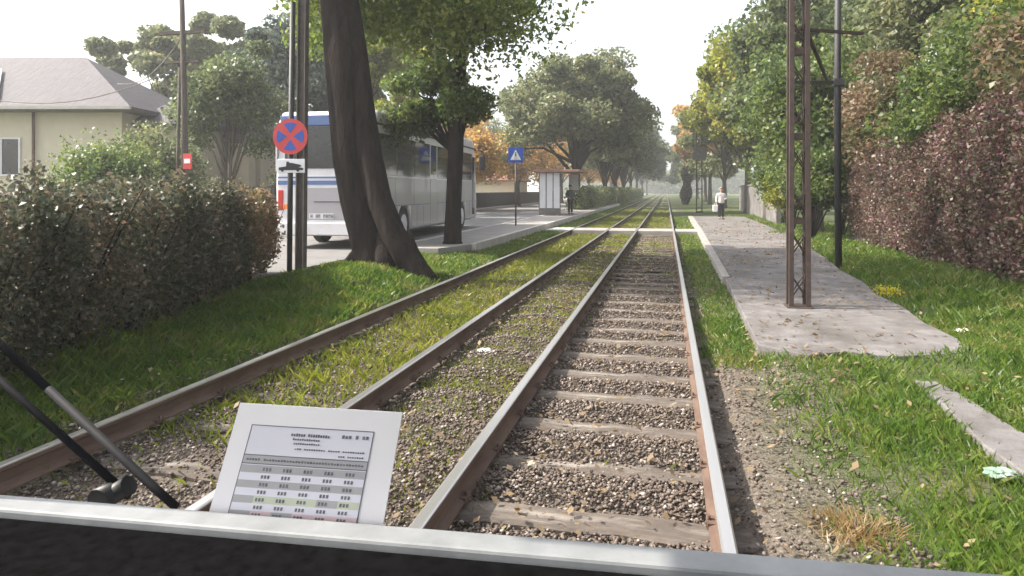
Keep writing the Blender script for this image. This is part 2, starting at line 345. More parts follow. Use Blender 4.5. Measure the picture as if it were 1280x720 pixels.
def d_left(x, y):
    d = np.clip(.9+.6*vnoise(x, y, .7, 4), .2, 1)
    d = np.where((x < -6.9) & (y > 11), 0, d); d = np.where((x < -5.0) & (y > 17.4), 0, d); d = np.where((x < -5.4) & (y > 16.1), 0, d)
    return d
grass('grass', 110000, (-9.5, -3.95), (2.0, 17.6), d_left, lambda x, y: .12+.05*vnoise(x, y, 1.5, 8), 'green grass bank between the hedge and the leftmost rail', pw=1.15)
grass('grass', 30000, (-5.0, -3.95), (17.4, 80), lambda x, y: .9+0*x, lambda x, y: .10+0*x, 'grass strip between the leftmost rail and the pavement', pw=1.6)
def d_track(x, y):
    d = np.clip(.25+.9*vnoise(x, y, .8, 6)+(y-4)*.07, 0, 1)
    a = (x < -2.45); b_ = (x > -2.25) & (x < -1.3)
    d = np.where(a, np.clip(d+.10, 0, 1)*np.where(y < 4.3, .15, 1), d); d = np.where(b_, d*np.clip((y-2)/4, .2, 1), d)
    c = (x > -1.05); d = np.where(c, np.clip((y-10)/14, .015, .55)*np.clip(.5+vnoise(x, y, 1.2, 2), 0, 1), d)
    for rx in (-3.8, -2.33, -1.165, .275): d = np.where(np.abs(x-rx) < .08, 0, d)
    return np.where((y > 27.8) & (y < 29.8), 0, d)
ytrk = leafmat('track_grass', [(.07, .10, .018), (.125, .155, .025), (.19, .20, .04), (.27, .24, .09)], .45, .9)
grass('grass', 150000, (-3.75, .25), (2.6, 70), d_track, lambda x, y: .075+.03*vnoise(x, y, 1.5, 1)+.05*(x < -2.4), 'yellowish grass growing in the tracks between the rails', ytrk, pw=1.75)

# ------------------------------------------------------------------ fallen leaves (stuff)
n = 16000; x = rng.uniform(-4.8, 4.8, n); y = 2+34*rng.uniform(0, 1, n)**1.7
k = rng.uniform(size=n) < np.clip(.35+.7*vnoise(x, y, 1.1, 31), .05, 1); x, y = x[k], y[k]; n = len(x)
onp = inpoly(x, y, pl); z = np.where(onp, .008, gz(x, y)+rng.uniform(.03, .09, n))
z = np.where((x > -3.75) & (x < .25), gz(x, y)+.085, z)
a = rng.uniform(0, 2*pi, n); sz = rng.uniform(.012, .03, n)*(1+.04*y); tilt = rng.normal(0, .35, (n, 2))
d1 = np.stack([np.cos(a), np.sin(a), tilt[:, 0]], 1)*sz[:, None]; d2 = np.stack([-np.sin(a), np.cos(a), tilt[:, 1]], 1)*sz[:, None]*.6
P0 = np.stack([x, y, z+.004], 1)
tag(arr_mesh('fallen_leaves', np.stack([P0-d1, P0-d2, P0+d1, P0+d2], 1).reshape(-1, 3), np.arange(4*n).reshape(-1, 4), leafmat('dry_leaves', [(.09, .065, .04), (.17, .12, .07), (.26, .19, .11), (.36, .30, .19)], .3)), 'dry brown fallen leaves scattered over the ballast and grass', 'fallen leaves', kind='stuff')
# ------------------------------------------------------------------ vegetation
L = {}
L['green'] = leafmat('green_leaves', [(.03, .048, .018), (.06, .095, .028), (.11, .15, .045), (.22, .22, .08)], .45, .8)
L['dark'] = leafmat('dark_green_leaves', [(.035, .05, .026), (.065, .09, .04), (.11, .135, .055), (.17, .18, .075)], .42)
L['olive'] = leafmat('olive_leaves', [(.05, .07, .035), (.10, .125, .06), (.17, .18, .09), (.29, .25, .14)], .42)
L['gold'] = leafmat('golden_leaves', [(.22, .13, .05), (.34, .21, .08), (.44, .29, .11), (.50, .38, .18)], .45)
L['yellowgreen'] = leafmat('yellow_green_leaves', [(.07, .09, .02), (.14, .165, .035), (.25, .25, .055), (.38, .31, .09)], .5)
L['springgreen'] = leafmat('mid_green_leaves', [(.05, .08, .02), (.10, .14, .035), (.17, .21, .055), (.28, .28, .09)], .5)
L['red'] = leafmat('red_hedge_leaves', [(.025, .016, .02), (.075, .032, .042), (.075, .09, .04), (.15, .062, .078), (.15, .12, .075), (.32, .20, .21)], .3, .8)
L['mixed'] = leafmat('autumn_mixed_leaves', [(.05, .065, .03), (.10, .10, .045), (.18, .12, .08), (.28, .19, .13)], .42, .7)
L['hedge'] = leafmat('hedge_leaves', [(.025, .036, .024), (.052, .066, .04), (.10, .09, .06), (.24, .17, .13)], .35, 1.3)
L['blue'] = leafmat('conifer_needles', [(.035, .05, .042), (.06, .085, .07), (.10, .125, .10), (.15, .165, .13)], .3)

def clumps(c, r, k, shell=.55):
    d = unit(k); d[:, 2] = np.where(d[:, 2] < -.55, -d[:, 2]*.5, d[:, 2])
    rad = rng.uniform(shell, 1.0, k)[:, None]*rng.uniform(.8, 1.12, (k, 1))
    return np.array(c)+d*rad*np.array(r)
def crown_pts(C, n, sig):
    i = rng.integers(0, len(C), n); sg = rng.uniform(.6, 1.4, len(C))[i][:, None]*sig
    P = rng.normal(size=(n, 3)); P /= np.maximum(np.linalg.norm(P, axis=1, keepdims=True), 1e-6); P *= rng.uniform(0, 1, (n, 1))**.5*1.6
    P[:, 2] *= .65
    return C[i]+P*sg
def tree(name, base, h0, trunk_r, c, r, n, size, lm, label, k=40, sig=.6, bark='bark2', group=None, lean=(0, 0), cat='tree', limbs=None, up=.35, shell=.55):
    t = empty(name, base, label, cat, group)
    B = np.array(base); C = clumps(np.array(c)-B, r, k, shell)
    leaves('crown', crown_pts(C, n, sig), size, L[lm], t, up=up)
    mb = MB(); tp = Vector((lean[0], lean[1], h0)); ctr = Vector(np.array(c)-B)
    mb.tube([(0, 0, -.15), (tp.x*.03, tp.y*.03, .25), tuple(tp*.5), tuple(tp), tuple(tp.lerp(ctr, .6))], [trunk_r*1.5, trunk_r*1.08, trunk_r*.9, trunk_r*.75, trunk_r*.4], 12, jit=.08)
    for q in range(limbs or min(16, k)):
        e = Vector(C[q]); s0 = tp.lerp(ctr, random.uniform(-.15, .5)); md = s0.lerp(e, .5)+Vector((0, 0, .12*(e-s0).length))
        mb.tube([tuple(s0), tuple(md), tuple(e)], [trunk_r*.38, trunk_r*.22, trunk_r*.06], 6)
    mb.build('trunk', M[bark], t)
    return t
def hedge(name, pts, width, height, n, size, lm, label, zf=None, ragged=.25, stems=0, group=None, zbase=0, cat='hedge', lump=1.0, low=.03):
    """pts: centre line; leaves fill a wall-like volume whose faces and top wander"""
    t = empty(name, (pts[0][0], pts[0][1], zbase), label, cat, group)
    P = np.array(pts, float); seg = np.linalg.norm(np.diff(P, axis=0), axis=1); cum = np.concatenate([[0], np.cumsum(seg)])
    s = rng.uniform(0, cum[-1], n); cx = np.interp(s, cum, P[:, 0]); cy = np.interp(s, cum, P[:, 1])
    i = np.clip(np.searchsorted(cum, s)-1, 0, len(seg)-1); dx = np.diff(P, axis=0)[i]/seg[i][:, None]; nx_, ny_ = -dx[:, 1], dx[:, 0]
    edge = rng.uniform(size=n); w = rng.uniform(-1, 1, n); w = np.sign(w)*np.abs(w)**.45
    v = rng.uniform(0, 1, n)**.8; H_ = (height+(.45 if lm == 'red' else 0)*np.clip((14-s)/12, -.3, 1))*(1+ragged*.5*vnoise(s, s*0+2, 1.4*lump, 12)+ragged*.35*vnoise(s, w, 5*lump, 13))
    wk = 2.0 if lm == 'red' else 1.15
    W_ = width/2*(1+wk*.30*vnoise(s, v*3, 1.6*lump, 14)+.22*vnoise(s, v*5, 4.5*lump, 15)); W_ *= np.clip(1.15-.5*v**4, .5, 1)*np.clip(.75+v, .75, 1)
    x = cx+nx_*w*W_; y = cy+ny_*w*W_; z = low+v*(H_-low)
    gap = vnoise(s*1.5, z*2.2, 3.2*lump, 16) > .62
    k = ~gap | (rng.uniform(size=n) < .25)
    loc = np.stack([x, y, z], 1)[k]+rng.normal(0, size*.7, (k.sum(), 3))-np.array([pts[0][0], pts[0][1], 0])
    leaves('foliage', loc, size, L[lm], t, up=.2)
    mb = MB()
    for q in range(stems or int(cum[-1]*3)):
        sq = random.uniform(0, cum[-1]); bx = np.interp(sq, cum, P[:, 0])-pts[0][0]+random.uniform(-.3, .3)*width; by = np.interp(sq, cum, P[:, 1])-pts[0][1]
        hgt = height*random.uniform(.7, 1.05)
        for br in range(3):
            a = random.uniform(-.45, .45)*width; b_ = random.uniform(-.4, .4)
            mb.tube([(bx, by, -.1), (bx+a*.3, by+b_*.3, hgt*.4), (bx+a, by+b_, hgt)], [.022, .014, .004], 5, cap=False)
    mb.build('stems', M['bark'], t)['kind'] = 'stuff'
    return t

# --- left hedge of separate bushes beside the track
hp = [((-5.5, 2.6), (-5.95, 5.0)), ((-5.9, 4.8), (-6.35, 7.4)), ((-6.3, 7.2), (-6.95, 9.4)), ((-6.85, 9.2), (-7.65, 11.4))]
hl = ['dark leafy hedge bush behind the two wiper rods', 'dense olive hedge bush left of centre with bare twigs below', 'brownish hedge bush next to the last one before the road sign', 'sparse reddish brown hedge bush nearest to the road sign']
for i, (a, b_) in enumerate(hp):
    hedge('hedge_bush', [a, ((a[0]+b_[0])/2+.1, (a[1]+b_[1])/2), b_], 1.5-.1*i, 1.56+.03*i-(.12 if i == 3 else 0), [26000, 26000, 23000, 15000][i], .055+.006*i, 'hedge' if i < 3 else 'mixed', hl[i], group='hedge bushes left of the tracks', stems=16, ragged=.42, cat='bush', low=.05+.05*i, zbase=float(gz(a[0], a[1])))
# --- red hedge on the right
t = hedge('creeper_hedge', [(5.75, 6.5), (5.85, 9), (5.9, 12), (6.0, 16), (6.15, 20), (6.35, 24.6)], 1.2, 2.85, 120000, .08, 'red', 'tall wall of reddish purple creeper hedge along the right grass', stems=40, ragged=.34, lump=.8, low=-.02)
# fence under the creeper
tag(MB().box(5.9, 5.96, 6, 24.4, -.2, 2.2).build('fence', M['wood']), 'dark board fence hidden behind the reddish creeper', 'fence')
for i, (bx, by, bz, rx, rz_, lm, lb) in enumerate([
    (7.2, 8.6, 3.5, (1.7, 2.6, 1.5), 0, 'red', 'dark reddish shrub tree rising above the hedge at the right edge'),
    (7.3, 13.0, 3.8, (1.6, 2.5, 1.7), 0, 'mixed', 'brown green tree behind the hedge, second from the right edge'),
    (7.2, 17.5, 3.7, (1.7, 2.5, 1.9), 0, 'green', 'green leafy tree behind the middle of the red hedge'),
    (6.8, 22.5, 3.7, (1.6, 2.6, 2.0), 0, 'mixed', 'olive brown tree behind the far end of the red hedge'),
    (9.5, 15.0, 6.8, (2.6, 4.0, 2.6), 0, 'yellowgreen', 'tall yellow green tree high above the red hedge'),
    (9.0, 23.0, 7.0, (2.6, 3.6, 2.8), 0, 'olive', 'tall olive tree behind the steel pole'),
    (10, 9.0, 7.2, (2.6, 3.2, 2.4), 0, 'green', 'tall green tree over the upper right corner')]):
    tree('hedge_tree', (bx, by, 0), bz*.45, .12+.03*(bz > 5), (bx, by, bz), rx, 24000 if bz < 5 else 26000, .13 if bz < 5 else .2, lm, lb, k=46, sig=.5 if bz < 5 else .8, group='trees behind the red hedge')

# --- right side trees past the hedge
for (x_, y_, cz, r_, lm, n, sz, lb) in [
    (5.5, 27.5, 3.9, (2.1, 2.6, 3.6), 'green', 42000, .19, 'bushy green tree just left of the lattice mast'),
    (6.2, 31.5, 6.6, (3.3, 3.2, 4.6), 'dark', 30000, .28, 'dark green tree above and behind the lattice mast'),
    (5.3, 39, 6.8, (3.2, 3.2, 4.4), 'yellowgreen', 46000, .27, 'yellow green tree over the garden wall by the platform'),
    (8.2, 43, 8.2, (4.0, 4.0, 5.0), 'green', 34000, .34, 'tall green tree behind the yellow green one by the wall'),
    (5.7, 52, 7.2, (3.9, 4.0, 5.6), 'yellowgreen', 34000, .34, 'yellow green tree right of the distant lattice mast'),
    (5.2, 66, 6.2, (3.4, 4.5, 5.8), 'olive', 26000, .38, 'olive tree behind the distant lattice mast'),
    (5.0, 84, 7.0, (3.9, 6, 5.6), 'gold', 24000, .45, 'golden tree far off on the right side of the track'),
    (5.6, 105, 7, (3.5, 8, 6.6), 'olive', 20000, .6, 'far hazy tree on the right where the tracks vanish'),
    (5.7, 135, 8, (4.4, 10, 8), 'dark', 18000, .8, 'dark hazy tree right of the vanishing tracks'),
    (6.2, 190, 9, (5.6, 12, 9), 'olive', 16000, 1.1, 'farthest olive tree on the right reaching towards the rails')]:
    tree('roadside_tree', (x_, y_, 0), cz*.4, .16+cz*.012, (x_, y_, cz), r_, n, sz, lm, lb, k=60, sig=.75 if cz < 8 else 1.0, group='trees on the right beyond the platform')
# low shrubs under them
for (x_, y_, w_, h_, lm, lb) in [(4.75, 24.6, 1.7, 3.0, 'green', 'leafy green shrub at the foot of the trees behind the lattice mast'), (4.75, 28.2, 1.6, 2.6, 'yellowgreen', 'yellowish shrub beside the paved platform behind the mast'), (5.0, 31, 1.4, 3.2, 'green', 'green shrub leaning over the platform near the standing person'), (6.0, 26.0, 1.8, 3.4, 'dark', 'dark shrub between the mast and the red hedge end')]:
    t = empty('shrub', (x_, y_, 0), lb, 'shrub', 'shrubs beside the platform'); C = clumps((0, 0, h_*.55), (w_*.55, w_*.8, h_*.5), 22, .4)
    leaves('foliage', crown_pts(C, 14000, .42), .12, L[lm], t)
    mb = MB(); [mb.tube([(0, 0, -.1), tuple(Vector(c_)*.5+Vector((0, 0, .1))), tuple(c_)], [.03, .02, .006], 5) for c_ in C[:12]]; mb.build('stems', M['bark'], t)
# ivy-covered trunk
t = empty('ivy_tree', (2.3, 88, 0), 'dark ivy covered trunk standing alone right of the rails', 'tree')
a = rng.uniform(0, 2*pi, 9000); h = rng.uniform(0, 8.6, 9000)**1.02; rad = .40+.35*np.sin(h*1.3)**2+.6*np.exp(-((h-7.6)/.9)**2)
leaves('crown', np.stack([np.cos(a)*rad*rng.uniform(.6, 1, 9000)+.07*h, np.sin(a)*rad, h], 1), .32, leafmat('ivy_leaves', [(.03, .022, .02), (.05, .035, .03), (.08, .055, .05), (.11, .08, .07)], .15), t)
MB().tube([(0, 0, -.2), (.3, 0, 4), (.6, 0, 8.4)], [.4, .34, .2], 10).build('trunk', M['bark'], t)

# --- big leaning double trunk tree near the bus
bt = empty('big_tree', (-5.75, 12.4, 0), 'big leaning tree with a thick forked dark trunk in front of the white bus', 'tree')
mb = MB()
def bb_(p): return (p[0]+5.75, p[1]-12.4, p[2])
mb.tube([bb_(p) for p in [(-5.45, 12.5, -.2), (-5.55, 12.5, .15), (-5.68, 12.5, .6), (-5.88, 12.45, 1.4), (-6.00, 12.4, 2.2), (-6.08, 12.4, 3.2), (-6.16, 12.4, 4.2), (-6.3, 12.5, 5.4), (-6.5, 12.7, 7)]], [.50, .40, .35, .33, .335, .36, .38, .36, .28], 26, jit=.10)
mb.tube([bb_(p) for p in [(-4.15, 12.15, -.22), (-4.42, 12.2, -.02), (-4.78, 12.25, .3), (-5.10, 12.3, .8), (-5.38, 12.35, 1.4), (-5.58, 12.35, 2.2), (-5.76, 12.4, 3.2), (-5.90, 12.4, 4.3), (-6.1, 12.5, 5.4), (-6.0, 13.0, 7.4)]], [.12, .20, .23, .24, .25, .25, .24, .22, .20, .12], 18, jit=.10)
for (sx, sy, ex, ey) in [(-5.35, 12.45, -5.0, 11.75), (-5.65, 12.5, -6.3, 12.2), (-5.0, 12.6, -4.5, 12.9)]:
    mb.tube([bb_((sx, sy, .75)), bb_((sx*.75+ex*.25, sy*.75+ey*.25, .36)), bb_((sx*.4+ex*.6, sy*.4+ey*.6, .10)), bb_((ex, ey, -.15))], [.16, .18, .14, .05], 12)
C = np.concatenate([clumps((-.4, .3, 8.2), (4.6, 3.8, 2.3), 70, .3), clumps((-1.5, 3.4, 5.9), (2.4, 1.6, 1.2), 14, .2), clumps((1.2, 3.2, 5.6), (1.5, 1.5, 1.2), 14, .2)])
for q in range(18): mb.tube([(-.5, 0, 5.8), tuple(Vector(C[q])*.5+Vector((-.2, 0, 3.4))), tuple(C[q])], [.16, .09, .02], 6)
mb.build('trunk', M['bark'], bt)
leaves('crown', crown_pts(C, 42000, .8), .15, L['springgreen'], bt)
# --- thin tree
tt = empty('thin_tree', (-5.62, 17.75, .12), 'slim dark street tree with green side foliage beside the bus', 'tree')
mb = MB(); tk = [(0, 0, -.2), (.0, 0, .12), (.02, 0, 1), (.08, 0, 2.4), (.14, 0, 3.8), (.22, 0, 5.2), (.35, 0, 7.5)]
mb.tube(tk, [.40, .25, .215, .21, .20, .18, .12], 12, jit=.06)
C = np.concatenate([clumps((-1.25, -.1, 3.35), (1.15, .8, .75), 16, .2), clumps((.25, 0, 3.7), (.95, .6, 1.0), 16, .2), clumps((-.9, .2, 4.4), (1.0, .9, .7), 9, .2), clumps((0.1, 0, 6.6), (2.3, 2.0, 1.7), 34, .3)])
for q in range(0, 60, 2): mb.tube([(.1, 0, 2.4 if C[q][2] < 5 else 5), tuple(Vector(C[q])*.6+Vector((.04, 0, 1.3 if C[q][2] < 5 else 2.4))), tuple(C[q])], [.05, .03, .01], 5)
mb.build('trunk', M['bark'], tt)
leaves('crown', crown_pts(C, 26000, .34), .13, L['green'], tt)

# --- row of trees on the left past the shelter
for i, (x_, y_, cz, r_, lm, n, sz, lb) in enumerate([
    (-6.7, 52.0, 7.4, (6.0, 4.8, 5.0), 'olive', 75000, .31, 'large round olive tree rising behind the bus shelter'),
    (-5.9, 68, 6.6, (4.0, 5, 4.9), 'olive', 30000, .42, 'second tree of the row right of the large round one'),
    (-5.9, 82, 7.0, (4.0, 5, 5.4), 'dark', 26000, .5, 'third dark green tree of the row along the left track'),
    (-5.9, 98, 7.6, (4.2, 6, 6.4), 'dark', 22000, .6, 'fourth dark green tree of the row, getting hazy'),
    (-5.9, 118, 8.2, (4.4, 7, 7.4), 'dark', 18000, .75, 'fifth dark hazy tree of the row near the vanishing point'),
    (-6.0, 145, 9, (5.4, 9, 9), 'dark', 16000, .95, 'sixth dark tree of the left row above the vanishing tracks'),
    (-6.2, 185, 10, (6.4, 12, 10), 'dark', 16000, 1.1, 'seventh hazy tree of the left row reaching over the rails'),
    (-6.4, 235, 11, (7.2, 14, 11), 'dark', 16000, 1.3, 'farthest hazy tree of the left row closing the view')]):
    tree('avenue_tree', (x_, y_, 0), 2.6 if i == 0 else cz*.33, .42 if i == 0 else .3, (x_, y_, cz), r_, n, sz, lm, lb, k=90 if i == 0 else 60, sig=.95 if i == 0 else 1.2, group='row of trees left of the tracks', bark='bark', limbs=26, shell=.35)
hedge('trimmed_hedge', [(-6.5, 50), (-6.1, 60), (-5.7, 90), (-5.5, 150)], 1.2, 1.75, 42000, .22, 'dark', 'long dark trimmed hedge between the row of trees and the left track', stems=60, ragged=.12, lump=.3)
# --- golden trees behind the road
for (x_, y_, cz, r_, n, lm, lb) in [(-15.5, 50, 3.6, (3.2, 3, 2.6), 16000, 'gold', 'golden orange tree right behind the front of the bus'), (-18.5, 62, 5.2, (4, 4, 4.2), 14000, 'gold', 'tall golden tree left of the crossing sign'), (-14.2, 66, 4.4, (3.2, 3.6, 3.4), 16000, 'gold', 'golden tree directly behind the crossing sign'), (-12.0, 80, 4.6, (3.6, 4, 3.6), 13000, 'gold', 'golden tree visible left of the bus shelter'), (-10.6, 96, 4.8, (3.6, 5, 4.0), 12000, 'gold', 'golden tree visible right of the bus shelter'), (-23, 84, 7, (7, 5, 6), 14000, 'olive', 'dull orange brown tree far beyond the road'), (-9.6, 125, 5, (4.2, 6, 4.2), 9000, 'gold', 'golden tree glimpsed under the distant row of trees')]:
    tree('golden_tree', (x_, y_, .2), cz*.4, .22, (x_, y_, cz), r_, n, .26, lm, lb, k=50, sig=.8, group='autumn trees across the road')
# --- vegetation round the houses
for (x_, y_, cz, r_, n, lm, sz, lb) in [
    (-16.6, 19.6, 2.1, (1.7, 1.3, 1.5), 14000, 'olive', .14, 'grey green shrub in front of the cream house wall'),
    (-15.6, 16.6, 1.9, (1.2, .8, .9), 8000, 'green', .12, 'bright green sunlit shrub by the garden fence'),
    (-17.2, 24.6, 4.6, (1.9, 1.8, 3.2), 24000, 'dark', .17, 'dark conifer like tree beside the utility pole'),
    (-31.0, 38, 9.5, (7, 4, 4.5), 22000, 'olive', .4, 'tall hazy tree behind the roof of the cream house'),
    (-17.5, 30, 6.4, (3.3, 2.7, 4.4), 30000, 'blue', .24, 'tall grey green tree between the two houses'),
    (-16.0, 33.5, 7.8, (3.8, 3, 4.6), 30000, 'yellowgreen', .26, 'yellow green tree above the rear of the bus'),
    (-23, 44, 10, (7, 4, 5.5), 26000, 'olive', .4, 'tall hazy tree behind the second house'),
    (-14.8, 40, 7.4, (3.8, 3.4, 4.8), 30000, 'yellowgreen', .3, 'green tree behind the bus roof'),
    (-15.2, 27.0, 2.6, (1.0, 1.5, 2.1), 10000, 'dark', .15, 'dark shrub behind the wooden fence left of the bus')]:
    tree('garden_tree', (x_, y_, .1), cz*.35, .12, (x_, y_, cz), r_, n, sz, lm, lb, k=40, sig=.55, group='garden trees across the road')

# ------------------------------------------------------------------ houses
HR = Matrix.Rotation(R(12.3), 4, 'Z')
def hip(mb, x0, x1, y0, y1, ze, zr, ov=.5, inset=2.6, mi=0):
    a = [(x0-ov, y0-ov, ze), (x1+ov, y0-ov, ze), (x1+ov, y1+ov, ze), (x0-ov, y1+ov, ze)]; ym = (y0+y1)/2
    r1, r2 = (x0+inset, ym, zr), (x1-inset, ym, zr)
    low = [(p[0], p[1], p[2]-.16) for p in a]
    mb.add(a+[r1, r2]+low, [(0, 1, 5, 4), (1, 2, 5), (2, 3, 4, 5), (3, 0, 4), (0, 6, 7, 1), (1, 7, 8, 2), (2, 8, 9, 3), (3, 9, 6, 0), (6, 9, 8, 7)], mi)
def window(parent, x0, x1, z0, z1, y, frame='white'):
    mb = MB(); w = .07
    mb.box(x0, x1, y-.05, y+.04, z0, z0+w).box(x0, x1, y-.05, y+.04, z1-w, z1).box(x0, x0+w, y-.05, y+.04, z0+w, z1-w).box(x1-w, x1, y-.05, y+.04, z0+w, z1-w).box((x0+x1)/2-.03, (x0+x1)/2+.03, y-.04, y+.04, z0+w, z1-w)
    o = mb.build('window', M['white'], parent); MB().box(x0+w, x1-w, y-.006, y+.006, z0+w, z1-w).build('pane', M['glass'], o); return o
# house one; local frame: x right, y away from the camera, rotated by 12.3 degrees
# depth 28: facade spans u -80..175
h1 = empty('cream_house', tuple(HR @ Vector((-19.0, 28.5, 0))), 'cream rendered house with a broad grey hipped roof behind shrubs', 'house', rz=R(12.3))
MB().box(-10, 2.6, 0, 8, -.3, 4.95).build('wall', M['wall'], h1)
mb = MB(); hip(mb, -10, 2.6, 0, 8, 5.0, 7.9, .8, 4.0); mb.build('roof', M['roof'], h1)
MB().box(2.65, 5.4, 1.2, 6.5, -.3, 4.4).build('side_wing', M['wall'], h1)
mb = MB(); hip(mb, 2.9, 5.4, 1.2, 6.5, 4.45, 6.4, .5, 1.1); mb.build('side_roof', M['roof'], h1)
mb = MB(); zf_ = lambda y: 5.06+(y+.8)*(2.9/4.8)
mb.add([(-9.6, -.5, zf_(-.5)+.03), (-2.2, -.5, zf_(-.5)+.03), (-4.2, 2.4, zf_(2.4)+.03), (-7.4, 2.4, zf_(2.4)+.03), (-9.6, -.5, zf_(-.5)+.09), (-2.2, -.5, zf_(-.5)+.09), (-4.2, 2.4, zf_(2.4)+.09), (-7.4, 2.4, zf_(2.4)+.09)], [(0, 3, 2, 1), (4, 5, 6, 7), (0, 1, 5, 4), (1, 2, 6, 5), (2, 3, 7, 6), (3, 0, 4, 7)]); mb.build('roof_glazing', surf('pale_glazing', (.55, .56, .60), (.47, .48, .53), 3, .25), h1)
MB().box(-10.85, 3.45, -.92, -.80, 4.88, 5.0).build('gutter', M['pale'], h1)
window(h1, -7.6, -6.0, 2.0, 3.6, -.02); window(h1, -3.2, -1.6, 2.2, 3.8, -.02)
MB().tube([(-1.0, -.12, .2), (-1.0, -.12, 5.1)], .06, 8).build('downpipe', M['railweb'], h1)
h2 = empty('dark_roof_house', tuple(HR @ Vector((-13.4, 31.5, 0))), 'smaller house with dark roof and a beige corner pillar left of the bus', 'house', rz=R(12.3))
MB().box(-4.5, 1.3, 1.0, 7, -.3, 3.9).build('wall', M['wall'], h2)
mb = MB(); hip(mb, -4.5, 1.3, .6, 7, 4.0, 6.2, .5, 2.0); mb.build('roof', M['roofdark'], h2)
MB().box(.2, 1.1, .1, .9, -.3, 3.75).build('pillar', M['wall'], h2)
window(h2, -3.4, -2.0, 1.4, 2.8, .98); window(h2, -1.4, -.2, 1.4, 2.8, .98)
# brown roofed house near the bus front
h3 = empty('brown_roof_house', (-19.5, 70, .1), 'low house with brown roof glimpsed past the front of the bus', 'house')
MB().box(-4, 4, 0, 7, -.3, 2.6).build('wall', M['wall'], h3); mb = MB(); hip(mb, -4, 4, 0, 7, 2.6, 4.6, .4, 2.4); mb.build('roof', surf('brown_tiles', (.22, .10, .07), (.16, .075, .055), 3, .8, bump=.03), h3); window(h3, -2, -.8, .9, 2, -.02)
# garden wall left of the road
gw = empty('garden_wall', (-14.9, 10, .1), 'low cream garden wall with white capping and lattice across the road', 'wall')
MB().box(-.1, .1, -6, 11.6, -.2, 1.35).build('wall', M['wall'], gw); MB().box(-.16, .16, -6.05, 11.6, 1.353, 1.45).build('coping', M['white'], gw)
w_x = np.concatenate([rng.uniform(-60, 60, 26000)]); w_h = 11+5*vnoise(w_x, w_x*0+1, .12, 51); w_P = np.stack([w_x, 352+rng.normal(0, 4, 26000), rng.uniform(0, 1, 26000)**.8*w_h], 1)
tag(leaves('far_wood', w_P, 2.0, L['dark']), 'far off hazy wood closing the end of the avenue', 'wood', kind='stuff')
wf = empty('board_fence', (-14.9, 21.7, .1), 'dark brown vertical board fence left of the bus', 'fence')
mb = MB(); y_ = 0
while y_ < 22: mb.box(-.02, .02, y_, y_+.14, 0, 1.65+random.uniform(-.03, .03)); y_ += .155
mb.build('boards', M['wood'], wf)
for yy in np.arange(0, 22, 2.4): MB().box(.022, .1, yy, yy+.12, -.2, 1.8).build('post', M['wood'], wf)
lw = empty('low_wall', (-14.9, 44, .1), 'long low dark wall on the far side of the road ahead of the bus', 'wall')
MB().box(-.12, .12, 0, 50, -.2, 1.25).build('wall', M['wood'], lw); MB().box(-.16, .16, 0, 50, 1.253, 1.33).build('coping', M['concrete'], lw)
bw = empty('boundary_wall', (5.1, 34, 0), 'pale beige boundary wall behind the standing person', 'wall')
MB().box(-.1, .1, 0, 26, -.2, 1.9, M=Matrix.Rotation(R(-2), 4, 'Z')).build('wall', M['concrete'], bw); MB().box(-.15, .15, 0, 26, 1.903, 2.0, M=Matrix.Rotation(R(-2), 4, 'Z')).build('coping', M['concrete'], bw)

# ------------------------------------------------------------------ bus
M['busbody'] = surf('bus_white', (.70, .69, .72), (.56, .545, .57), 1.6, .32, coat=.3)
M['busgrey'] = surf('bus_grey_side', (.34, .33, .36), (.30, .29, .32), 1.2, .35, coat=.3)
M['busblue'] = surf('bus_blue', (.07, .13, .33), (.06, .11, .28), 2, .35, coat=.3)
M['taillight'] = surf('tail_light_red', (.5, .03, .02), (.42, .03, .02), 6, .25)
M['amber'] = surf('amber_lamp', (.8, .25, .05), (.7, .22, .04), 6, .25)
M['plate'] = surf('plate_white', (.6, .6, .62), (.55, .55, .57), 6, .5)
bus = empty('coach', (-7.28, 16.35, .08), 'white coach with blue rear band and dark windows parked on the road', 'bus', rz=R(3.0)); bus.scale = (1.08, 1, 1.055)
LB, WB, HB = 12.0, 2.5, 3.42   # local: x 0 (right side) .. -WB, y 0 rear .. LB front
WR, WF = 2.45, 9.5
def arch(c, r=.56, z=.5, n=9): return [(c-r, .34)]+[(c-r*cos(pi*i/n), z+r*sin(pi*i/n)) for i in range(n+1)]+[(c+r, .34)]
prof = [(.08, .34)]+arch(WR)+arch(WF)+[(LB-.05, .34), (LB, .9), (LB-.12, 1.9), (LB-.42, 3.1), (LB-.75, HB), (.35, HB), (.10, HB-.3), (.0, 1.7), (.0, .6)]
mb = MB(); mb.prism(prof, 'x', -WB, 0); mb.build('body', M['busbody'], bus, bevel=.07, seg=3)
MB().box(-WB+.15, -.15, .4, LB-.4, .30, 1.15).build('underbody', M['black'], bus)
MB().box(-WB+.12, -.12, 1.2, LB-1.6, HB-.02, HB+.10).build('roof_pod', M['busbody'], bus, bevel=.05, seg=3)
# side: grey lower panel zones, seam, doors
sd = MB()
for (a, b_) in ((.12, WR-.6), (WR+.6, 5.0), (5.85, WF-.6), (WF+.6, LB-.15)):
    sd.box(0, .006, a, b_, .40, 1.02); 
for (a, b_) in ((.12, 5.0), (5.85, LB-.25)):
    sd.box(0, .006, a, b_, 1.045, 1.78)
sd.build('side_panel', M['busgrey'], bus)
sd = MB(); sd.box(0, .012, 5.04, 5.81, .38, 1.80); sd.build('centre_door', M['busgrey'], bus, bevel=.004)
dg = MB().box(.012, .02, 5.12, 5.73, 1.95, 2.85).build('door_window', M['glass'], bus)
sd = MB(); sd.box(0, .008, .12, LB-.2, 1.02, 1.045); sd.build('side_moulding', M['busblue'], bus)
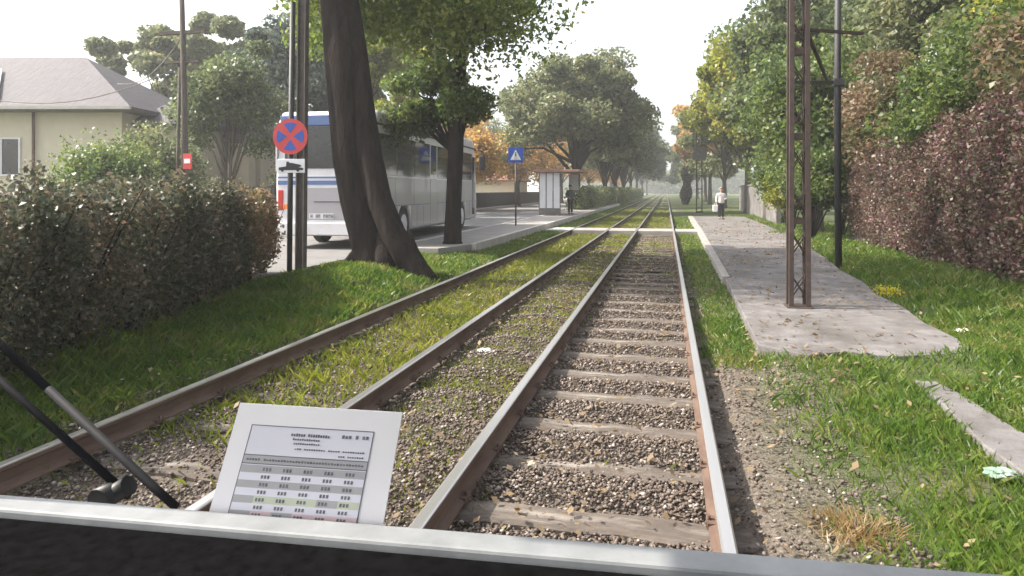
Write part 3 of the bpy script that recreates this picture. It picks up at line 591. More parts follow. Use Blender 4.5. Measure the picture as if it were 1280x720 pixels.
# windows along both sides
for sx in (0, 1):
    edges = [.18, 1.75, 3.35, 4.98] + [5.88, 7.6, 9.35, LB-.95]
    for a, b_ in ((edges[0], edges[1]), (edges[1], edges[2]), (edges[2], edges[3]), (edges[4], edges[5]), (edges[5], edges[6]), (edges[6], edges[7])):
        mb = MB(); x0, x1 = (.002, .012) if not sx else (-WB-.012, -WB-.002)
        mb.box(x0, x1, a+.02, b_-.02, 1.83, 2.86); w = mb.build('window', M['glass'], bus, bevel=.004)
        x0, x1 = (.013, .022) if not sx else (-WB-.022, -WB-.013)
        mb = MB(); mb.box(x0, x1, a+.02, b_-.02, 2.47, 2.50); mb.build('divider', M['black'], w)
MB().box(.001, .01, LB-.88, LB-.45, .5, 2.75).build('front_door', M['glass'], bus, bevel=.01)
# rear
MB().box(-WB+.24, -.24, -.012, .04, 1.98, 3.02).build('rear_window', M['glass'], bus, bevel=.012)
MB().box(-WB+.12, -.12, -.004, .12, 3.03, HB-.13).build('rear_top_panel', M['busblue'], bus, bevel=.02)
MB().box(-WB+.06, -.06, -.010, .03, 1.58, 1.68).box(-WB+.06, -.06, -.010, .03, 1.74, 1.78).build('rear_stripe', M['busblue'], bus)
MB().box(-WB+.05, -.05, -.075, .05, .34, .66).build('rear_bumper', M['busbody'], bus, bevel=.03)
MB().box(-1.78, -.42, -.016, .03, .72, 1.52).build('engine_hatch', M['busgrey'], bus, bevel=.012)
pt = MB().box(-1.62, -1.0, -.024, -.016, .745, .875).build('number_plate', M['plate'], bus)
mb = MB()
for i in range(9):
    if i in (1, 4): continue
    x0 = -1.585+i*.066; mb.box(x0, x0+.012, -.028, -.0245, .765, .855).box(x0+.034, x0+.045, -.028, -.0245, .765, .855); mb.box(x0+.012, x0+.034, -.028, -.0245, .80+.03*(i % 2), .812+.03*(i % 2))
mb.build('plate_marks', M['black'], pt)
for s in (-WB+.07, -.20):
    l = MB().box(s, s+.13, -.02, .05, .95, 1.45).build('tail_light', M['taillight'], bus, bevel=.01)
    MB().box(s+(.14 if s < -1 else -.22), s+(.36 if s < -1 else -.01), -.02, .04, .98, 1.10).build('indicator', M['amber'], bus, bevel=.008)
for s in (-WB+.03, -.03): MB().box(s-.02, s+.02, -.02, .06, 1.9, 2.9).build('rear_corner_trim', M['busbody'], bus, bevel=.01)
for yy in (.95, 3.6, 4.3, 6.7, 7.6, 8.4, 10.6): MB().box(.0005, .0075, yy, yy+.018, .42, 1.0).build('hatch_seam', M['black'], bus)
for yy in (1.6, 3.3, 6.9, 8.5): MB().box(.0068, .0085, yy, yy+.014, 1.05, 1.77).build('panel_seam', M['black'], bus)
MB().box(.002, .03, .12, LB-.2, HB-.36, HB-.31).build('rain_gutter', M['black'], bus)
MB().box(-WB+.3, -.3, -.022, .0, .44, .50).build('bumper_strip', M['black'], bus); MB().box(-1.5, -.7, -.022, .0, 1.15, 1.17).build('hatch_line', M['black'], bus)
# front mirror
for s, k in ((.02, 1), (-WB-.02, -1)):
    mr = MB().tube([(s-.1*k, LB-.6, 3.02), (s+.15*k, LB+.15, 3.05), (s+.24*k, LB+.3, 2.85)], .025, 6).build('mirror_arm', M['black'], bus)
    MB().box(s+.12*k-.1, s+.12*k+.14, LB+.25, LB+.35, 2.25, 2.85).build('mirror', M['black'], mr, bevel=.03)
MB().box(-WB+.15, -.15, LB-.2, LB+.012, 1.25, 1.5).build('front_grille', M['black'], bus)
for c in (WR, WF):
    for x0 in (-.30, -WB+.02):
        w = empty('wheel', (0, 0, 0), None, None); w.parent = bus; del_ = w
        bpy.data.objects.remove(del_)
        ring = []
        mb = MB(); n_ = 28
        pr = [(.0, .30), (.0, .46), (.04, .495), (.24, .495), (.28, .46), (.28, .30)]
        for i in range(n_):
            t_ = 2*pi*i/n_
            for (dx_, r_) in pr: mb.v.append((x0+dx_, c+r_*cos(t_), .495+r_*sin(t_)))
        for i in range(n_):
            for j_ in range(6):
                a_ = i*6+j_; b2 = i*6+(j_+1) % 6; c2 = ((i+1) % n_)*6+(j_+1) % 6; d2 = ((i+1) % n_)*6+j_
                mb.f.append((a_, b2, c2, d2)); mb.m.append(0); mb.sm.append(False)
        wh = mb.build('wheel', M['rubber'], bus)
        mb = MB(); outer = x0+.26 if x0 > -1 else x0+.02
        mb.tube([(outer-.015, c, .495), (outer+.015, c, .495)], .295, 24).tube([(outer-.06, c, .495), (outer+.05, c, .495)], .10, 12)
        for i in range(8): mb.tube([(outer-.05, c+.19*cos(i*pi/4), .495+.19*sin(i*pi/4)), (outer+.03, c+.19*cos(i*pi/4), .495+.19*sin(i*pi/4))], .018, 6)
        mb.build('rim', M['white'], wh)

# ------------------------------------------------------------------ signs and posts
def disc(mb, c, r, y0, y1, n=40, mi=0): return mb.prism([(c[0]+r*cos(2*pi*i/n), c[1]+r*sin(2*pi*i/n)) for i in range(n)], 'y', y0, y1, mi)
sg = empty('no_stopping_sign', (-6.93, 11.68, -.05), 'round blue no stopping sign with red ring and cross on a thin post', 'road sign', rz=R(8))
MB().tube([(.0, .06, -.1), (.02, .06, 2.0), (.07, .06, 5.2)], .05, 10).build('post', M['blacksteel'], sg)
mb = MB(); disc(mb, (.05, 2.66), .335, -.02, 0); dk = mb.build('sign_disc', M['redpaint'], sg)
# four blue quadrants between the red arms
mb = MB()
for q in range(4):
    a0 = q*pi/2-pi/4; pts_ = []
    for i in range(11):
        t_ = a0+.30+(pi/2-.60)*i/10; pts_.append((.05+.262*cos(t_), 2.66+.262*sin(t_)))
    am = a0+pi/4; pts_.append((.05+.062*cos(am), 2.66+.062*sin(am)))
    mb.prism(pts_, 'y', -.026, -.0205)
mb.build('sign_field', M['bluepaint'], dk)
pt = MB().box(-.20, .33, -.02, 0, 1.98, 2.24).build('tow_plate', M['signwhite'], sg, bevel=.008)
mb = MB(); F_ = [(-.17, 2.03), (.30, 2.03), (.30, 2.07), (.10, 2.10), (.02, 2.19), (-.02, 2.19), (-.03, 2.10), (-.17, 2.08)]
mb.prism(F_, 'y', -.026, -.0205); mb.prism([(.0, 2.10), (.06, 2.17), (.25, 2.13), (.27, 2.10), (.20, 2.08)], 'y', -.028, -.0265); disc(mb, (-.1, 2.03), .03, -.029, -.0285, 14); disc(mb, (.2, 2.03), .03, -.029, -.0285, 14)
mb.build('tow_symbol', M['black'], pt)
MB().box(-.03, .10, .0, .12, 2.60, 2.64).box(-.03, .10, .0, .12, 2.08, 2.12).build('clamp', M['blacksteel'], sg)
pp = empty('steel_mast', (-6.88, 12.05, -.05), 'thick grey brown steel mast standing right behind the no stopping sign', 'mast')
mb = MB(); 
for s in (-.078, .078): mb.box(s-.010, s+.010, -.07, .07, -.2, 8.4)
mb.box(-.067, .067, -.01, .01, -.2, 8.4)
for i in range(0): mb.box(-.067, .067, -.069, -.059, .25+.7*i, .33+.7*i)
mb.build('column', surf('mast_paint', (.13, .115, .105), (.08, .065, .058), 7, .85, bump=.003), pp, M=Matrix.Rotation(R(.6), 4, 'Y'))
MB().box(-.2, .2, -.2, .2, -.3, .06).build('footing', M['concrete'], pp, bevel=.02)

ps = empty('crossing_sign', (-5.95, 27.2, .17), 'blue square pedestrian crossing sign on a thin pale post', 'road sign', rz=R(6))
MB().tube([(0, .04, -.1), (0, .04, 3.2)], .033, 10).build('post', M['concrete'], ps)
pb = MB().box(-.30, .30, -.015, .0, 2.55, 3.18).build('sign_board', M['bluepaint'], ps, bevel=.004)
tri = MB().prism([(-.22, 2.66), (.22, 2.66), (0, 3.08)], 'y', -.020, -.0155).build('sign_triangle', M['signwhite'], pb)
mb = MB(); disc(mb, (.005, 2.96), .024, -.025, -.0205, 14); mb.bar((.0, -.023, 2.93), (-.005, -.023, 2.82), .045, .004).bar((-.005, -.023, 2.82), (-.06, -.023, 2.70), .028, .004).bar((-.005, -.023, 2.82), (.055, -.023, 2.71), .028, .004).bar((.0, -.023, 2.91), (.055, -.023, 2.84), .02, .004).bar((.0, -.023, 2.91), (-.05, -.023, 2.85), .02, .004)
for i in range(4): mb.bar((-.15+.09*i, -.022, 2.672), (-.12+.09*i, -.022, 2.69), .03, .004)
mb.build('walker_symbol', M['black'], tri)

def lattice(name, base, w, h, label, label_group=None, arm=False, n=8, rz=0):
    t = empty(name, base, label, 'mast', label_group, rz)
    mb = MB(); tp = .8
    for sx in (-1, 1):
        for sy in (-1, 1):
            mb.bar((sx*w/2, sy*w/2, -.15), (sx*w/2*tp, sy*w/2*tp, h), .06, .06)
    mb.build('legs', M['steel'], t)
    mb = MB(); k = 0; z = .12; st = .95*w/.27
    while z < h-.6:
        a = w/2*(1-(1-tp)*z/h); k += 1
        for sy in (-1, 1):
            z1 = z+.34
            mb.bar((-a, sy*(a-.02), z), (a, sy*(a-.02), z1), .035, .012); mb.bar((a, sy*(a-.034), z), (-a, sy*(a-.034), z1), .035, .012)
            mb.bar((sy*(a-.02), -a, z), (sy*(a-.02), a, z1), .012, .035); mb.bar((sy*(a-.034), a, z), (sy*(a-.034), -a, z1), .012, .035)
            mb.box(-a, a, sy*a-.008, sy*a+.008, z1+.10, z1+.18) if k % 2 == 0 else None
        z += st*.75
    mb.build('bracing', M['steel'], t)
    MB().box(-w/2-.06, w/2+.06, -w/2-.06, w/2+.06, -.2, .02).build('base_plate', M['steel'], t, bevel=.01)
    return t
m1 = lattice('lattice_mast', (1.77, 10.1, 0), .22, 7.4, 'rusty brown lattice mast with cross bracing standing on the platform')
MB().bar((.1, 0, 3.82), (1.52, 5.5, 3.95), .05, .06).bar((0, 0, 3.82), (.9, .3, 3.78), .04, .04).build('cross_arm', M['steel'], m1)
m2 = empty('steel_pole', (3.56, 15.75, -.08), 'plain dark steel pole leaning slightly on the sunny grass', 'pole')
MB().tube([(0, 0, -.2), (-.02, 0, 4), (-.0, 0, 7.6)], [.07, .068, .06], 14).build('shaft', M['blacksteel'], m2)
MB().bar((-.95, -.2, 3.97), (.0, 0, 3.97), .05, .07).box(-.10, .10, -.10, .10, 3.9, 4.04).build('bracket', M['blacksteel'], m2)
m3 = lattice('lattice_mast', (2.45, 54.5, 0), .42, 9.2, 'distant lattice mast standing right of the rails beyond the platform')
MB().box(-.5, .5, -.32, -.26, 3.9, 4.9).build('sign_board', M['concrete'], m3)
up_ = empty('utility_pole', (-14.4, 18.4, .2), 'grey utility pole with a small red and white sign by the cream house', 'pole')
MB().tube([(0, 0, -.2), (-.03, 0, 4), (-.16, 0, 8.6)], [.11, .09, .07], 12).build('shaft', M['bark2'], up_)
MB().tube([(-.32, 0, -.2), (-.2, 0, 5.2)], [.05, .045], 8).build('strut', M['bark2'], up_)
MB().box(-.9, .7, -.05, .05, 6.2, 6.3).build('crossbar', M['bark2'], up_); MB().box(-.7, .5, -.05, .05, 5.3, 5.38).build('crossbar', M['bark2'], up_)
sb = MB().box(.05, .34, -.17, -.14, 2.05, 2.52).build('sign_board', M['redpaint'], up_); MB().box(.09, .30, -.178, -.171, 2.22, 2.36).build('sign_bar', M['signwhite'], sb)
for (a, b_, lb) in (((-14.5, 18.4, 6.3), (-20.6, 22.5, 5.7), 'upper service cable from the utility pole to the cream house'), ((-14.5, 18.4, 5.4), (-24, 20.5, 4.9), 'lower service cable running left from the utility pole')):
    A_ = Vector(a); B_ = Vector(b_); tag(MB().tube([tuple(A_.lerp(B_, i/12)-Vector((0, 0, .5*sin(pi*i/12)))) for i in range(13)], .018, 5).build('cable', M['concrete']), lb, 'cable')
fp = empty('fence_post', (-12.3, 21.5, .1), 'thin pale lamp post in front of the dark board fence', 'post'); MB().tube([(0, 0, -.1), (0, 0, 4.7)], [.06, .045], 8).build('shaft', M['concrete'], fp); fp.location = (-14.5, 25.3, .2)
MB().box(.04, .55, -.03, .01, 2.6, 2.85).build('sign_board', M['signwhite'], fp)

# ------------------------------------------------------------------ bus shelter
sh = empty('bus_shelter', (-6.5, 38.6, .17), 'small white panelled bus shelter with a flat brown roof beside the pavement', 'shelter', rz=R(0))
MB().box(-.55, .62, -.06, .06, .0, .42).build('plinth', M['concrete'], sh, bevel=.02)
for i in range(3):
    MB().box(-.54+.40*i, -.20+.40*i, -.04, .02, .42, 2.42).build('end_panel', M['white'], sh, bevel=.01)
for q in [(-.58+.40*i, -.545+.40*i, -.05, .05, 0, 2.45) for i in range(4)]+[(-.56, -.50, 3.4, 3.46, 0, 2.45), (.66, .72, 3.38, 3.44, 0, 2.4)]: MB().box(*q).build('post', M['concrete'], sh)
MB().box(-.55, -.51, .1, 3.4, .4, 2.2).build('back_panel', M['white'], sh)
MB().box(.70, 1.25, 3.30, 3.36, 1.45, 2.4).build('poster_panel', M['white'], sh)
MB().box(-.8, 1.75, -.35, 3.8, 2.46, 2.60).build('roof', surf('shelter_roof', (.22, .10, .08), (.3, .16, .13), 3, .7), sh, bevel=.02)
MB().box(-.4, .0, .5, 3.0, .42, .48).box(-.3, -.1, .6, .7, 0, .42).box(-.3, -.1, 2.8, 2.9, 0, .42).build('bench', M['wood'], sh)

# ------------------------------------------------------------------ people
def skin_mesh(name, joints, edges, mat, parent, sub=2):
    me = bpy.data.meshes.new(name); me.from_pydata([j[0] for j in joints], edges, []); me.materials.append(mat)
    o = bpy.data.objects.new(name, me); COL.objects.link(o)
    sk = o.modifiers.new('skin', 'SKIN'); sk.use_smooth_shade = True
    for i, j in enumerate(joints):
        r_ = j[1] if hasattr(j[1], '__len__') else (j[1], j[1])
        me.skin_vertices[0].data[i].radius = r_; me.skin_vertices[0].data[i].use_root = (i == 0)
    sb_ = o.modifiers.new('sub', 'SUBSURF'); sb_.levels = sub; sb_.render_levels = sub
    dg_ = bpy.context.evaluated_depsgraph_get(); ev = o.evaluated_get(dg_); nm = bpy.data.meshes.new_from_object(ev)
    o.modifiers.clear(); o.data = nm; nm.materials.clear(); nm.materials.append(mat)
    if parent: o.parent = parent
    return o
M['skin'] = surf('skin', (.45, .27, .20), (.40, .23, .17), 8, .6)
def person(base, label, jacket, trousers, hair, rz, pose, bag=None):
    t = empty('person', base, label, 'person', rz=rz)
    J = []; E_ = []
    def j(p, r_, par=None):
        J.append((p, r_)); 
        if par is not None: E_.append((par, len(J)-1))
        return len(J)-1
    pel = j((0, 0, .95), .12); ch = j((0, 0, 1.2), .125, pel); ch2 = j((0, 0, 1.38), .12, ch); nk = j((0, 0, 1.47), .055, ch2); hd0 = j((0, -.01, 1.56), .07, nk); hd = j((0, -.012, 1.64), .088, hd0); hd2 = j((0, 0, 1.70), .07, hd)
    hands = []
    for s in (-1, 1):
        a = j((s*.16, 0, 1.40), .062, ch2); e = j(pose['elbow'][s], .044, a); w = j(pose['wrist'][s], .028, e)
        d = (Vector(pose['wrist'][s])-Vector(pose['elbow'][s])).normalized(); h = j(tuple(Vector(pose['wrist'][s])+d*.07), (.040, .018), w); hands.append((s, Vector(pose['wrist'][s]), d, w))
        hp_ = j((s*.09, 0, .88), .095, pel); kn = j((s*.095, -.02, .48), .062, hp_); an = j((s*.095, .02, .09), .04, kn); j((s*.11, -.14, .035), .035, an)
    body = skin_mesh('body_tmp', J, E_, M['skin'], None)
    # head features and fingers joined into the same mesh
    mb = MB()
    mb.tube([(0, -.085, 1.665), (0, -.112, 1.63), (0, -.09, 1.622)], [.008, .014, .012], 8)
    for s in (-1, 1):
        mb.tube([(s*.034, -.078, 1.655), (s*.034, -.092, 1.655)], [.015, .010], 8, mi=1)
        mb.tube([(s*.085, 0, 1.655), (s*.098, .01, 1.635), (s*.085, .005, 1.61)], [.012, .016, .01], 6)
    mb.tube([(-.022, -.086, 1.59), (0, -.094, 1.588), (.022, -.086, 1.59)], [.005, .007, .005], 6, mi=2)
    for s, w, d, _ in hands:
        side = d.cross(Vector((0, 1, 0))).normalized(); nrm = side.cross(d).normalized(); pal = w+d*.085
        for q, ln in enumerate((.062, .072, .067, .05)):
            o_ = pal+nrm*(.030-.020*q); k1 = o_+d*ln*.5; k2 = k1+(d*.8-side*s*.5).normalized()*ln*.5
            mb.tube([tuple(o_-d*.03), tuple(o_), tuple(k1), tuple(k2)], [.009, .0095, .0085, .006], 7)
        o_ = w+d*.03+nrm*.03; mb.tube([tuple(w+d*.015), tuple(o_+nrm*.012), tuple(o_+nrm*.03+d*.035), tuple(o_+nrm*.030+d*.06)], [.012, .012, .010, .007], 7)
    ex = mb.build('ex_tmp', [M['skin'], M['black'], M['taillight']])
    bm = bmesh.new(); bm.from_mesh(body.data); bm.from_mesh(ex.data); me = bpy.data.meshes.new('body'); bm.to_mesh(me); bm.free()
    me.materials.append(M['skin']); me.materials.append(M['black']); me.materials.append(surf('lips', (.35, .14, .12), (.3, .12, .1), 5, .6))
    bpy.data.objects.remove(body); bpy.data.objects.remove(ex)
    bo = bpy.data.objects.new('body', me); COL.objects.link(bo); bo.parent = t
    # jacket
    J = []; E_ = []
    pe = j((0, 0, .80), (.20, .15)); c1 = j((0, 0, 1.0), (.195, .15), pe); c2 = j((0, 0, 1.22), (.19, .15), c1); c3 = j((0, 0, 1.39), (.17, .13), c2); j((0, 0, 1.46), (.075, .07), c3)
    for s in (-1, 1):
        a = j((s*.18, 0, 1.39), .085, c3); e = j(pose['elbow'][s], .068, a); j(tuple(Vector(pose['wrist'][s])-(Vector(pose['wrist'][s])-Vector(pose['elbow'][s])).normalized()*.02), .052, e)
    skin_mesh('jacket', J, E_, jacket, t)
    J = []; E_ = []
    pe = j((0, 0, .93), (.16, .13))
    for s in (-1, 1): h = j((s*.09, 0, .84), .115, pe); k_ = j((s*.097, -.02, .48), .085, h); j((s*.097, .015, .12), .07, k_)
    skin_mesh('trousers', J, E_, trousers, t)
    for s in (-1, 1):
        skin_mesh('shoe', [((s*.10, .05, .045), (.042, .042)), ((s*.105, -.05, .042), (.047, .038)), ((s*.115, -.17, .034), (.042, .028))], [(0, 1), (1, 2)], M['black'], t, 1)
    # hair cap
    hb = bmesh.new(); bmesh.ops.create_uvsphere(hb, u_segments=18, v_segments=12, radius=.105)
    for v in list(hb.verts):
        if v.co.z < -.035+(-.0) and v.co.y < .02 or (v.co.y < -.055 and v.co.z < .045): hb.verts.remove(v)
    me = bpy.data.meshes.new('hair'); hb.to_mesh(me); hb.free(); me.materials.append(hair)
    for p in me.polygons: p.use_smooth = True
    ho = bpy.data.objects.new('hair', me); COL.objects.link(ho); ho.parent = t; ho.location = (0, .012, 1.675)
    return t
mj = surf('white_jacket', (.70, .69, .69), (.62, .60, .60), 7, .85, bump=.01); mtz = surf('black_trousers', (.03, .03, .034), (.045, .043, .045), 7, .9)
person((2.95, 39.6, 0), 'person in white jacket and dark trousers standing on the platform', mj, mtz, surf('grey_hair', (.30, .28, .27), (.22, .2, .19), 12, .8), R(15),
       {'elbow': {-1: (-.27, .02, 1.14), 1: (.27, .0, 1.14)}, 'wrist': {-1: (-.27, -.05, .90), 1: (.13, -.20, 1.10)}})
bg = empty('carrier_bag', (2.62, 39.45, 0), 'pale carrier bag hanging from the hand of the person on the platform', 'bag')
MB().prism([(-.13, .42), (.13, .42), (.16, .80), (-.14, .80)], 'y', -.05, .05).build('bag_body', M['white'], bg, bevel=.03)
MB().tube([(-.07, 0, .78), (-.02, 0, .87), (.05, 0, .87), (.08, 0, .78)], .008, 6).build('handle', M['white'], bg)
person((-5.62, 41.0, .17), 'person in dark grey coat waiting under the bus shelter edge', surf('grey_coat', (.10, .11, .11), (.07, .075, .08), 7, .9, bump=.01), mtz, surf('dark_hair', (.03, .022, .02), (.05, .035, .03), 12, .7), R(35),
       {'elbow': {-1: (-.27, .02, 1.14), 1: (.27, .02, 1.14)}, 'wrist': {-1: (-.20, -.16, 1.02), 1: (.20, -.16, 1.02)}})

# ------------------------------------------------------------------ small things on the ground
M['paper'] = surf('dirty_paper', (.45, .43, .41), (.55, .53, .50), 30, .9)
def crumple(name, c, r, mat, label, cat):
    bm = bmesh.new(); bmesh.ops.create_icosphere(bm, subdivisions=3, radius=1)
    for v in bm.verts:
        k = 1+.35*math.sin(v.co.x*7+v.co.y*5)*math.cos(v.co.z*6+v.co.x*3)+random.uniform(-.08, .08); v.co = Vector((v.co.x*r[0], v.co.y*r[1], v.co.z*r[2]))*k
    me = bpy.data.meshes.new(name); bm.to_mesh(me); bm.free(); me.materials.append(mat); o = bpy.data.objects.new(name, me); COL.objects.link(o); o.location = c; return tag(o, label, cat)
crumple('paper_scrap', (-1.9, 7.2, -.15), (.10, .07, .035), M['paper'], 'crumpled white paper scrap lying between the two tracks', 'litter')
crumple('plastic_bag', (1.94, 4.62, -.08), (.085, .05, .03), surf('pale_plastic', (.16, .24, .18), (.22, .29, .24), 9, .5), 'pale crumpled plastic bag in the grass at lower right', 'litter')
crumple('paper_scrap', (3.35, 8.9, -.02), (.08, .04, .02), M['paper'], 'pale paper scrap in the grass right of the platform', 'litter')
t = empty('yellow_weed', (3.3, 11.6, -.03), 'small clump of yellow leaves at the platform edge', 'plant')
leaves('foliage', np.clip(rng.normal(0, .09, (220, 3)), -.2, .2)*[1, 1, .4]+[0, 0, .09], .04, leafmat('yellow_leaves', [(.35, .32, .04), (.5, .45, .06), (.6, .55, .1)], .5), t); MB().tube([(0, 0, -.05), (.01, 0, .14)], .01, 5).build('stem', M['bark2'], t)
t = empty('dry_weed', (.92, 3.75, -.12), 'dry brownish tuft of dead grass beside the near rail', 'plant')
hd_ = rng.uniform(0, 2*pi, 700); rr_ = rng.uniform(0, .2, 700)
p_ = np.stack([np.cos(hd_)*rr_*1.2, np.sin(hd_)*rr_, 0*rr_], 1); tp_ = p_*1.1+np.stack([rng.normal(0, .045, 700), rng.normal(0, .045, 700), rng.uniform(.015, .07, 700)], 1); dd_ = np.stack([-np.sin(hd_), np.cos(hd_), 0*hd_], 1)*.004
arr_mesh('blades', np.stack([p_-dd_, p_+dd_, tp_+dd_*.3, tp_-dd_*.3], 1).reshape(-1, 3), np.arange(2800).reshape(-1, 4), leafmat('dry_grass', [(.16, .11, .05), (.27, .19, .09), (.36, .27, .15)], .4), t)
MB().tube([(0, 0, -.05), (.01, 0, .08)], .006, 5).build('stem', M['bark2'], t)

# ------------------------------------------------------------------ tram front seen from inside the cab
tram = empty('tram', (-.43, .9, 0), 'tram the picture is taken from: grey windscreen sill, dark dashboard, and wiper', 'tram')
K = 1.85
def tl(x, y, z): return (x+.43, y-.9, z)
def TM(mb, name, mat, par=tram, **k): return mb.build(name, mat, par, M=Matrix.Translation((.43, -.9, 0)), **k)
M['sill'] = surf('grey_sill', (.24, .25, .265), (.17, .18, .19), 9, .6, bump=.0006, bscale=60)
M['dash'], nt, out = newmat('black_dashboard'); dd__ = nt.nodes.new('ShaderNodeBsdfDiffuse'); rd__ = ramp(nt, [(.3, (.004, .004, .004)), (.7, (.008, .008, .009))], noise(nt, 40).outputs[0]); nt.links.new(rd__.outputs[0], dd__.inputs[0]); nt.links.new(dd__.outputs[0], out.inputs[0])
ZS = lambda x: .971+.032*(x+1.349)
def strip(y0, y1, dz0, dz1, x0=-1.62, x1=.76):
    return MB().add([(x0, y0, ZS(x0)+dz0), (x1, y0, ZS(x1)+dz0), (x1, y1, ZS(x1)+dz0), (x0, y1, ZS(x0)+dz0), (x0, y0, ZS(x0)+dz1), (x1, y0, ZS(x1)+dz1), (x1, y1, ZS(x1)+dz1), (x0, y1, ZS(x0)+dz1)], [(0, 3, 2, 1), (4, 5, 6, 7), (0, 1, 5, 4), (1, 2, 6, 5), (2, 3, 7, 6), (3, 0, 4, 7)])
TM(strip(1.10, 1.16, -.03, 0), 'sill', M['sill'], bevel=.006)
TM(strip(.45, 1.098, -.7, -.012, -1.6, .74), 'dashboard', M['dash'], bevel=.01)
TM(MB().prism([(1.18, .0), (1.28, .25), (1.27, .90), (1.22, .90), (1.22, .0)], 'x', -1.62, .76), 'front_panel', M['busbody'], bevel=.01)
TM(MB().bar((-1.66, 1.19, .90), (-1.62, 1.02, 2.35), .08, .10).bar((.80, 1.19, .94), (.76, 1.02, 2.35), .08, .10), 'corner_pillar', M['sill'])
TM(MB().box(-1.7, .84, .94, 1.1, 2.35, 2.6), 'header', M['sill'], bevel=.02)
TM(MB().box(-1.68, .82, -2.4, 1.0, 2.60, 2.68), 'roof', M['busbody'])
# wiper outside
Wm = surf('wiper_grey', (.014, .014, .017), (.009, .009, .011), 9, .7, spec=.15)
TM(MB().tube([(-1.846, 1.39, 1.380), (-1.42, 1.342, 1.132)], [.0085, .0095], 10).tube([(-1.42, 1.342, 1.132), (-1.10, 1.305, .946), (-1.04, 1.30, .911)], [.0095, .0095, .009], 10), 'wiper_arm', Wm)
TM(MB().tube([(-1.81, 1.38, 1.269), (-1.57, 1.35, 1.142), (-1.16, 1.30, .924)], [.0085, .0085, .009], 10), 'wiper_rod', Wm)
TM(MB().tube([(-1.205, 1.26, .925), (-1.205, 1.335, .930)], [.026, .020], 16).tube([(-1.24, 1.30, .90), (-1.16, 1.30, .948)], .022, 10), 'wiper_pivot', M['black'])
# timetable card leaning on the windscreen
card = empty('timetable_card', (-.55, 1.10, .975), 'white framed printed timetable card leaning on the windscreen sill', 'card')
A = {'tl': (-.816, 1.20, 1.183), 'tr': (-.478, 1.20, 1.188), 'br': (-.509, 1.172, .965), 'bl': (-.873, 1.172, .95)}
BLc = BRc = TRc = TLc = None
TLc, TRc, BRc, BLc = [Vector(A[k_])-Vector((-.55, 1.10, .975)) for k_ in ('tl', 'tr', 'br', 'bl')]
nn = (TRc-TLc).cross(BLc-TLc).normalized()
if nn.y > 0: nn = -nn
BRc = BRc-nn*(BRc-TLc).dot(nn)
def cp(u, v, off=0): return tuple(TLc.lerp(TRc, u).lerp(BLc.lerp(BRc, u), v)+nn*off)
def cq(mb, u0, u1, v0, v1, off, th=.0004, mi=0):
    vs = [cp(u0, v0, off), cp(u1, v0, off), cp(u1, v1, off), cp(u0, v1, off)]+[cp(u0, v0, off-th), cp(u1, v0, off-th), cp(u1, v1, off-th), cp(u0, v1, off-th)]
    mb.add(vs, [(0, 1, 2, 3), (7, 6, 5, 4), (0, 4, 5, 1), (1, 5, 6, 2), (2, 6, 7, 3), (3, 7, 4, 0)], mi)
mb = MB(); cq(mb, 0, 1, 0, 1, 0, .003); mb.build('card_sheet', surf('card_white', (.74, .73, .76), (.70, .69, .72), 5, .6), card)
pm = [surf('print_paper', (.66, .66, .74), (.62, .62, .70), 9, .5), surf('print_line', (.10, .10, .13), (.14, .14, .17), 9, .6), surf('print_grey', (.33, .33, .35), (.38, .38, .39), 9, .6), surf('print_green', (.50, .55, .42), (.46, .50, .40), 9, .6), surf('print_pink', (.62, .48, .50), (.58, .45, .48), 9, .6), surf('print_ink', (.06, .06, .08), (.22, .22, .25), 160, .6)]
mb = MB(); cq(mb, .115, .86, .17, .985, .0008); 
for (u0, u1, v0, v1) in ((.115, .86, .165, .172), (.115, .119, .172, .985), (.856, .86, .172, .985), (.119, .856, .405, .412), (.119, .856, .475, .482)): cq(mb, u0, u1, v0, v1, .0013, mi=1)
cq(mb, .12, .855, .413, .474, .0013, mi=2)
for r_ in range(8):
    v0 = .49+r_*.061
    for c_ in range(6):
        u0 = .121+c_*.1222; cq(mb, u0, u0+.1222, v0, v0+.061, .0013, mi=[2, 0, 2, 0, 3, 0, 4, 0][r_] if c_ > 0 and (c_+r_) % 4 else (0 if r_ % 2 else 2))
        if c_ > 0:
            for g_ in range(3): cq(mb, u0+.012+.019*g_, u0+.024+.019*g_, v0+.017, v0+.044, .0018, mi=5)
for (u0, u1, v0, v1, n_) in ((.36, .61, .215, .240, 17), (.39, .57, .255, .272, 13), (.40, .56, .29, .305, 12), (.40, .83, .335, .348, 30), (.68, .83, .375, .388, 11), (.66, .84, .205, .235, 9), (.14, .84, .435, .452, 40)):
    for i in range(n_):
        a = u0+(u1-u0)*i/n_; 
        if random.random() < .88: cq(mb, a, a+(u1-u0)/n_*.72, v0+random.uniform(0, .3)*(v1-v0), v1, .0018, mi=5)
mb.build('printed_table', pm, card)

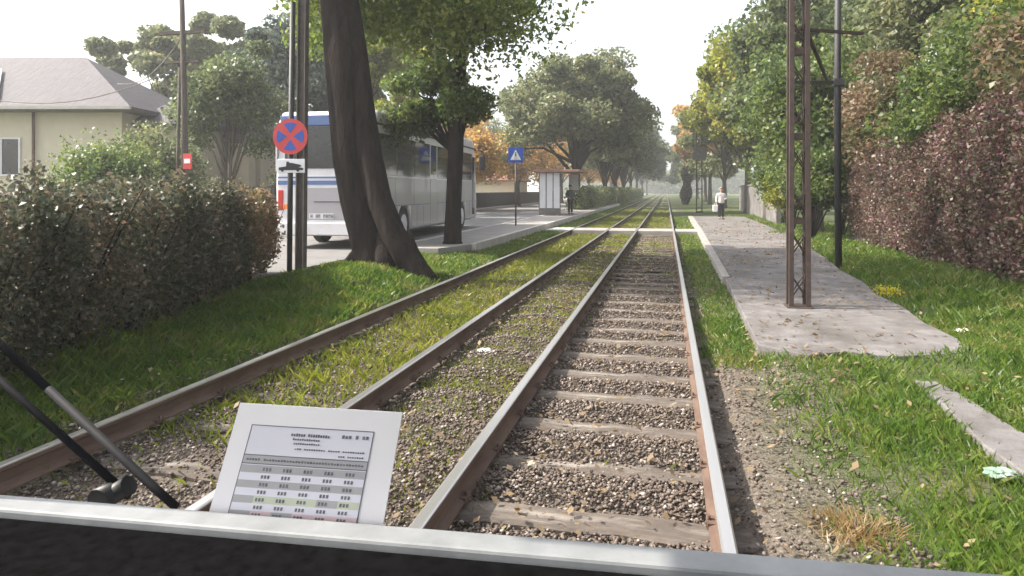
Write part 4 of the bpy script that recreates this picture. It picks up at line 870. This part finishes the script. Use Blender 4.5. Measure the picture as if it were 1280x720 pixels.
# ------------------------------------------------------------------ haze
HAZE = True
if HAZE:
    m, nt, out = newmat('pale_air'); v = nt.nodes.new('ShaderNodeVolumePrincipled')
    v.inputs['Color'].default_value = (.96, .98, 1, 1); v.inputs['Density'].default_value = .0014; v.inputs['Anisotropy'].default_value = .3
    nt.links.new(v.outputs[0], out.inputs['Volume'])
    tag(MB().box(-1700, 1700, -100, 2500, -1.3, 24).build('haze', m), 'pale hazy air', 'haze', kind='stuff')

# ------------------------------------------------------------------ light, sky, camera
SE, SA = R(43), R(-98)
w = bpy.data.worlds.new('World'); scn.world = w; w.use_nodes = True; nt = w.node_tree
sky = nt.nodes.new('ShaderNodeTexSky'); sky.sky_type = 'NISHITA'; sky.sun_disc = False; sky.sun_elevation = SE; sky.sun_rotation = SA
sky.dust_density = 4; sky.air_density = 1.0; sky.ozone_density = .6
bgn = nt.nodes['Background']; hs = nt.nodes.new('ShaderNodeHueSaturation'); hs.inputs['Saturation'].default_value = .3; hs.inputs['Value'].default_value = 1.25; nt.links.new(sky.outputs[0], hs.inputs['Color']); nt.links.new(hs.outputs[0], bgn.inputs[0]); bgn.inputs[1].default_value = .15
sl = bpy.data.lights.new('sun', 'SUN'); sl.energy = 4.3; sl.angle = R(.6); sl.color = (1, .92, .78)
so = bpy.data.objects.new('sun', sl); COL.objects.link(so)
dv = Vector((sin(SA)*cos(SE), cos(SA)*cos(SE), sin(SE))); so.rotation_euler = dv.to_track_quat('Z', 'Y').to_euler()
so.location = (0, 0, 30)
cam = bpy.data.cameras.new('camera'); co = bpy.data.objects.new('camera', cam); COL.objects.link(co)
cam.sensor_width = 36; cam.lens = 860/1280*36; cam.shift_y = (238-360)/1280; cam.clip_start = .02; cam.clip_end = 5000
co.location = (0, 0, 1.6); yaw, pitch = R(12.649), 0
co.rotation_euler = (pi/2-pitch, 0, yaw); scn.camera = co
scn.view_settings.view_transform = 'Standard'; scn.view_settings.look = 'None'; scn.view_settings.exposure = 1.1; scn.view_settings.gamma = 1
scn.render.engine = 'CYCLES'
scn.cycles.max_bounces = 6; scn.cycles.diffuse_bounces = 3; scn.cycles.transparent_max_bounces = 8; scn.cycles.volume_bounces = 1
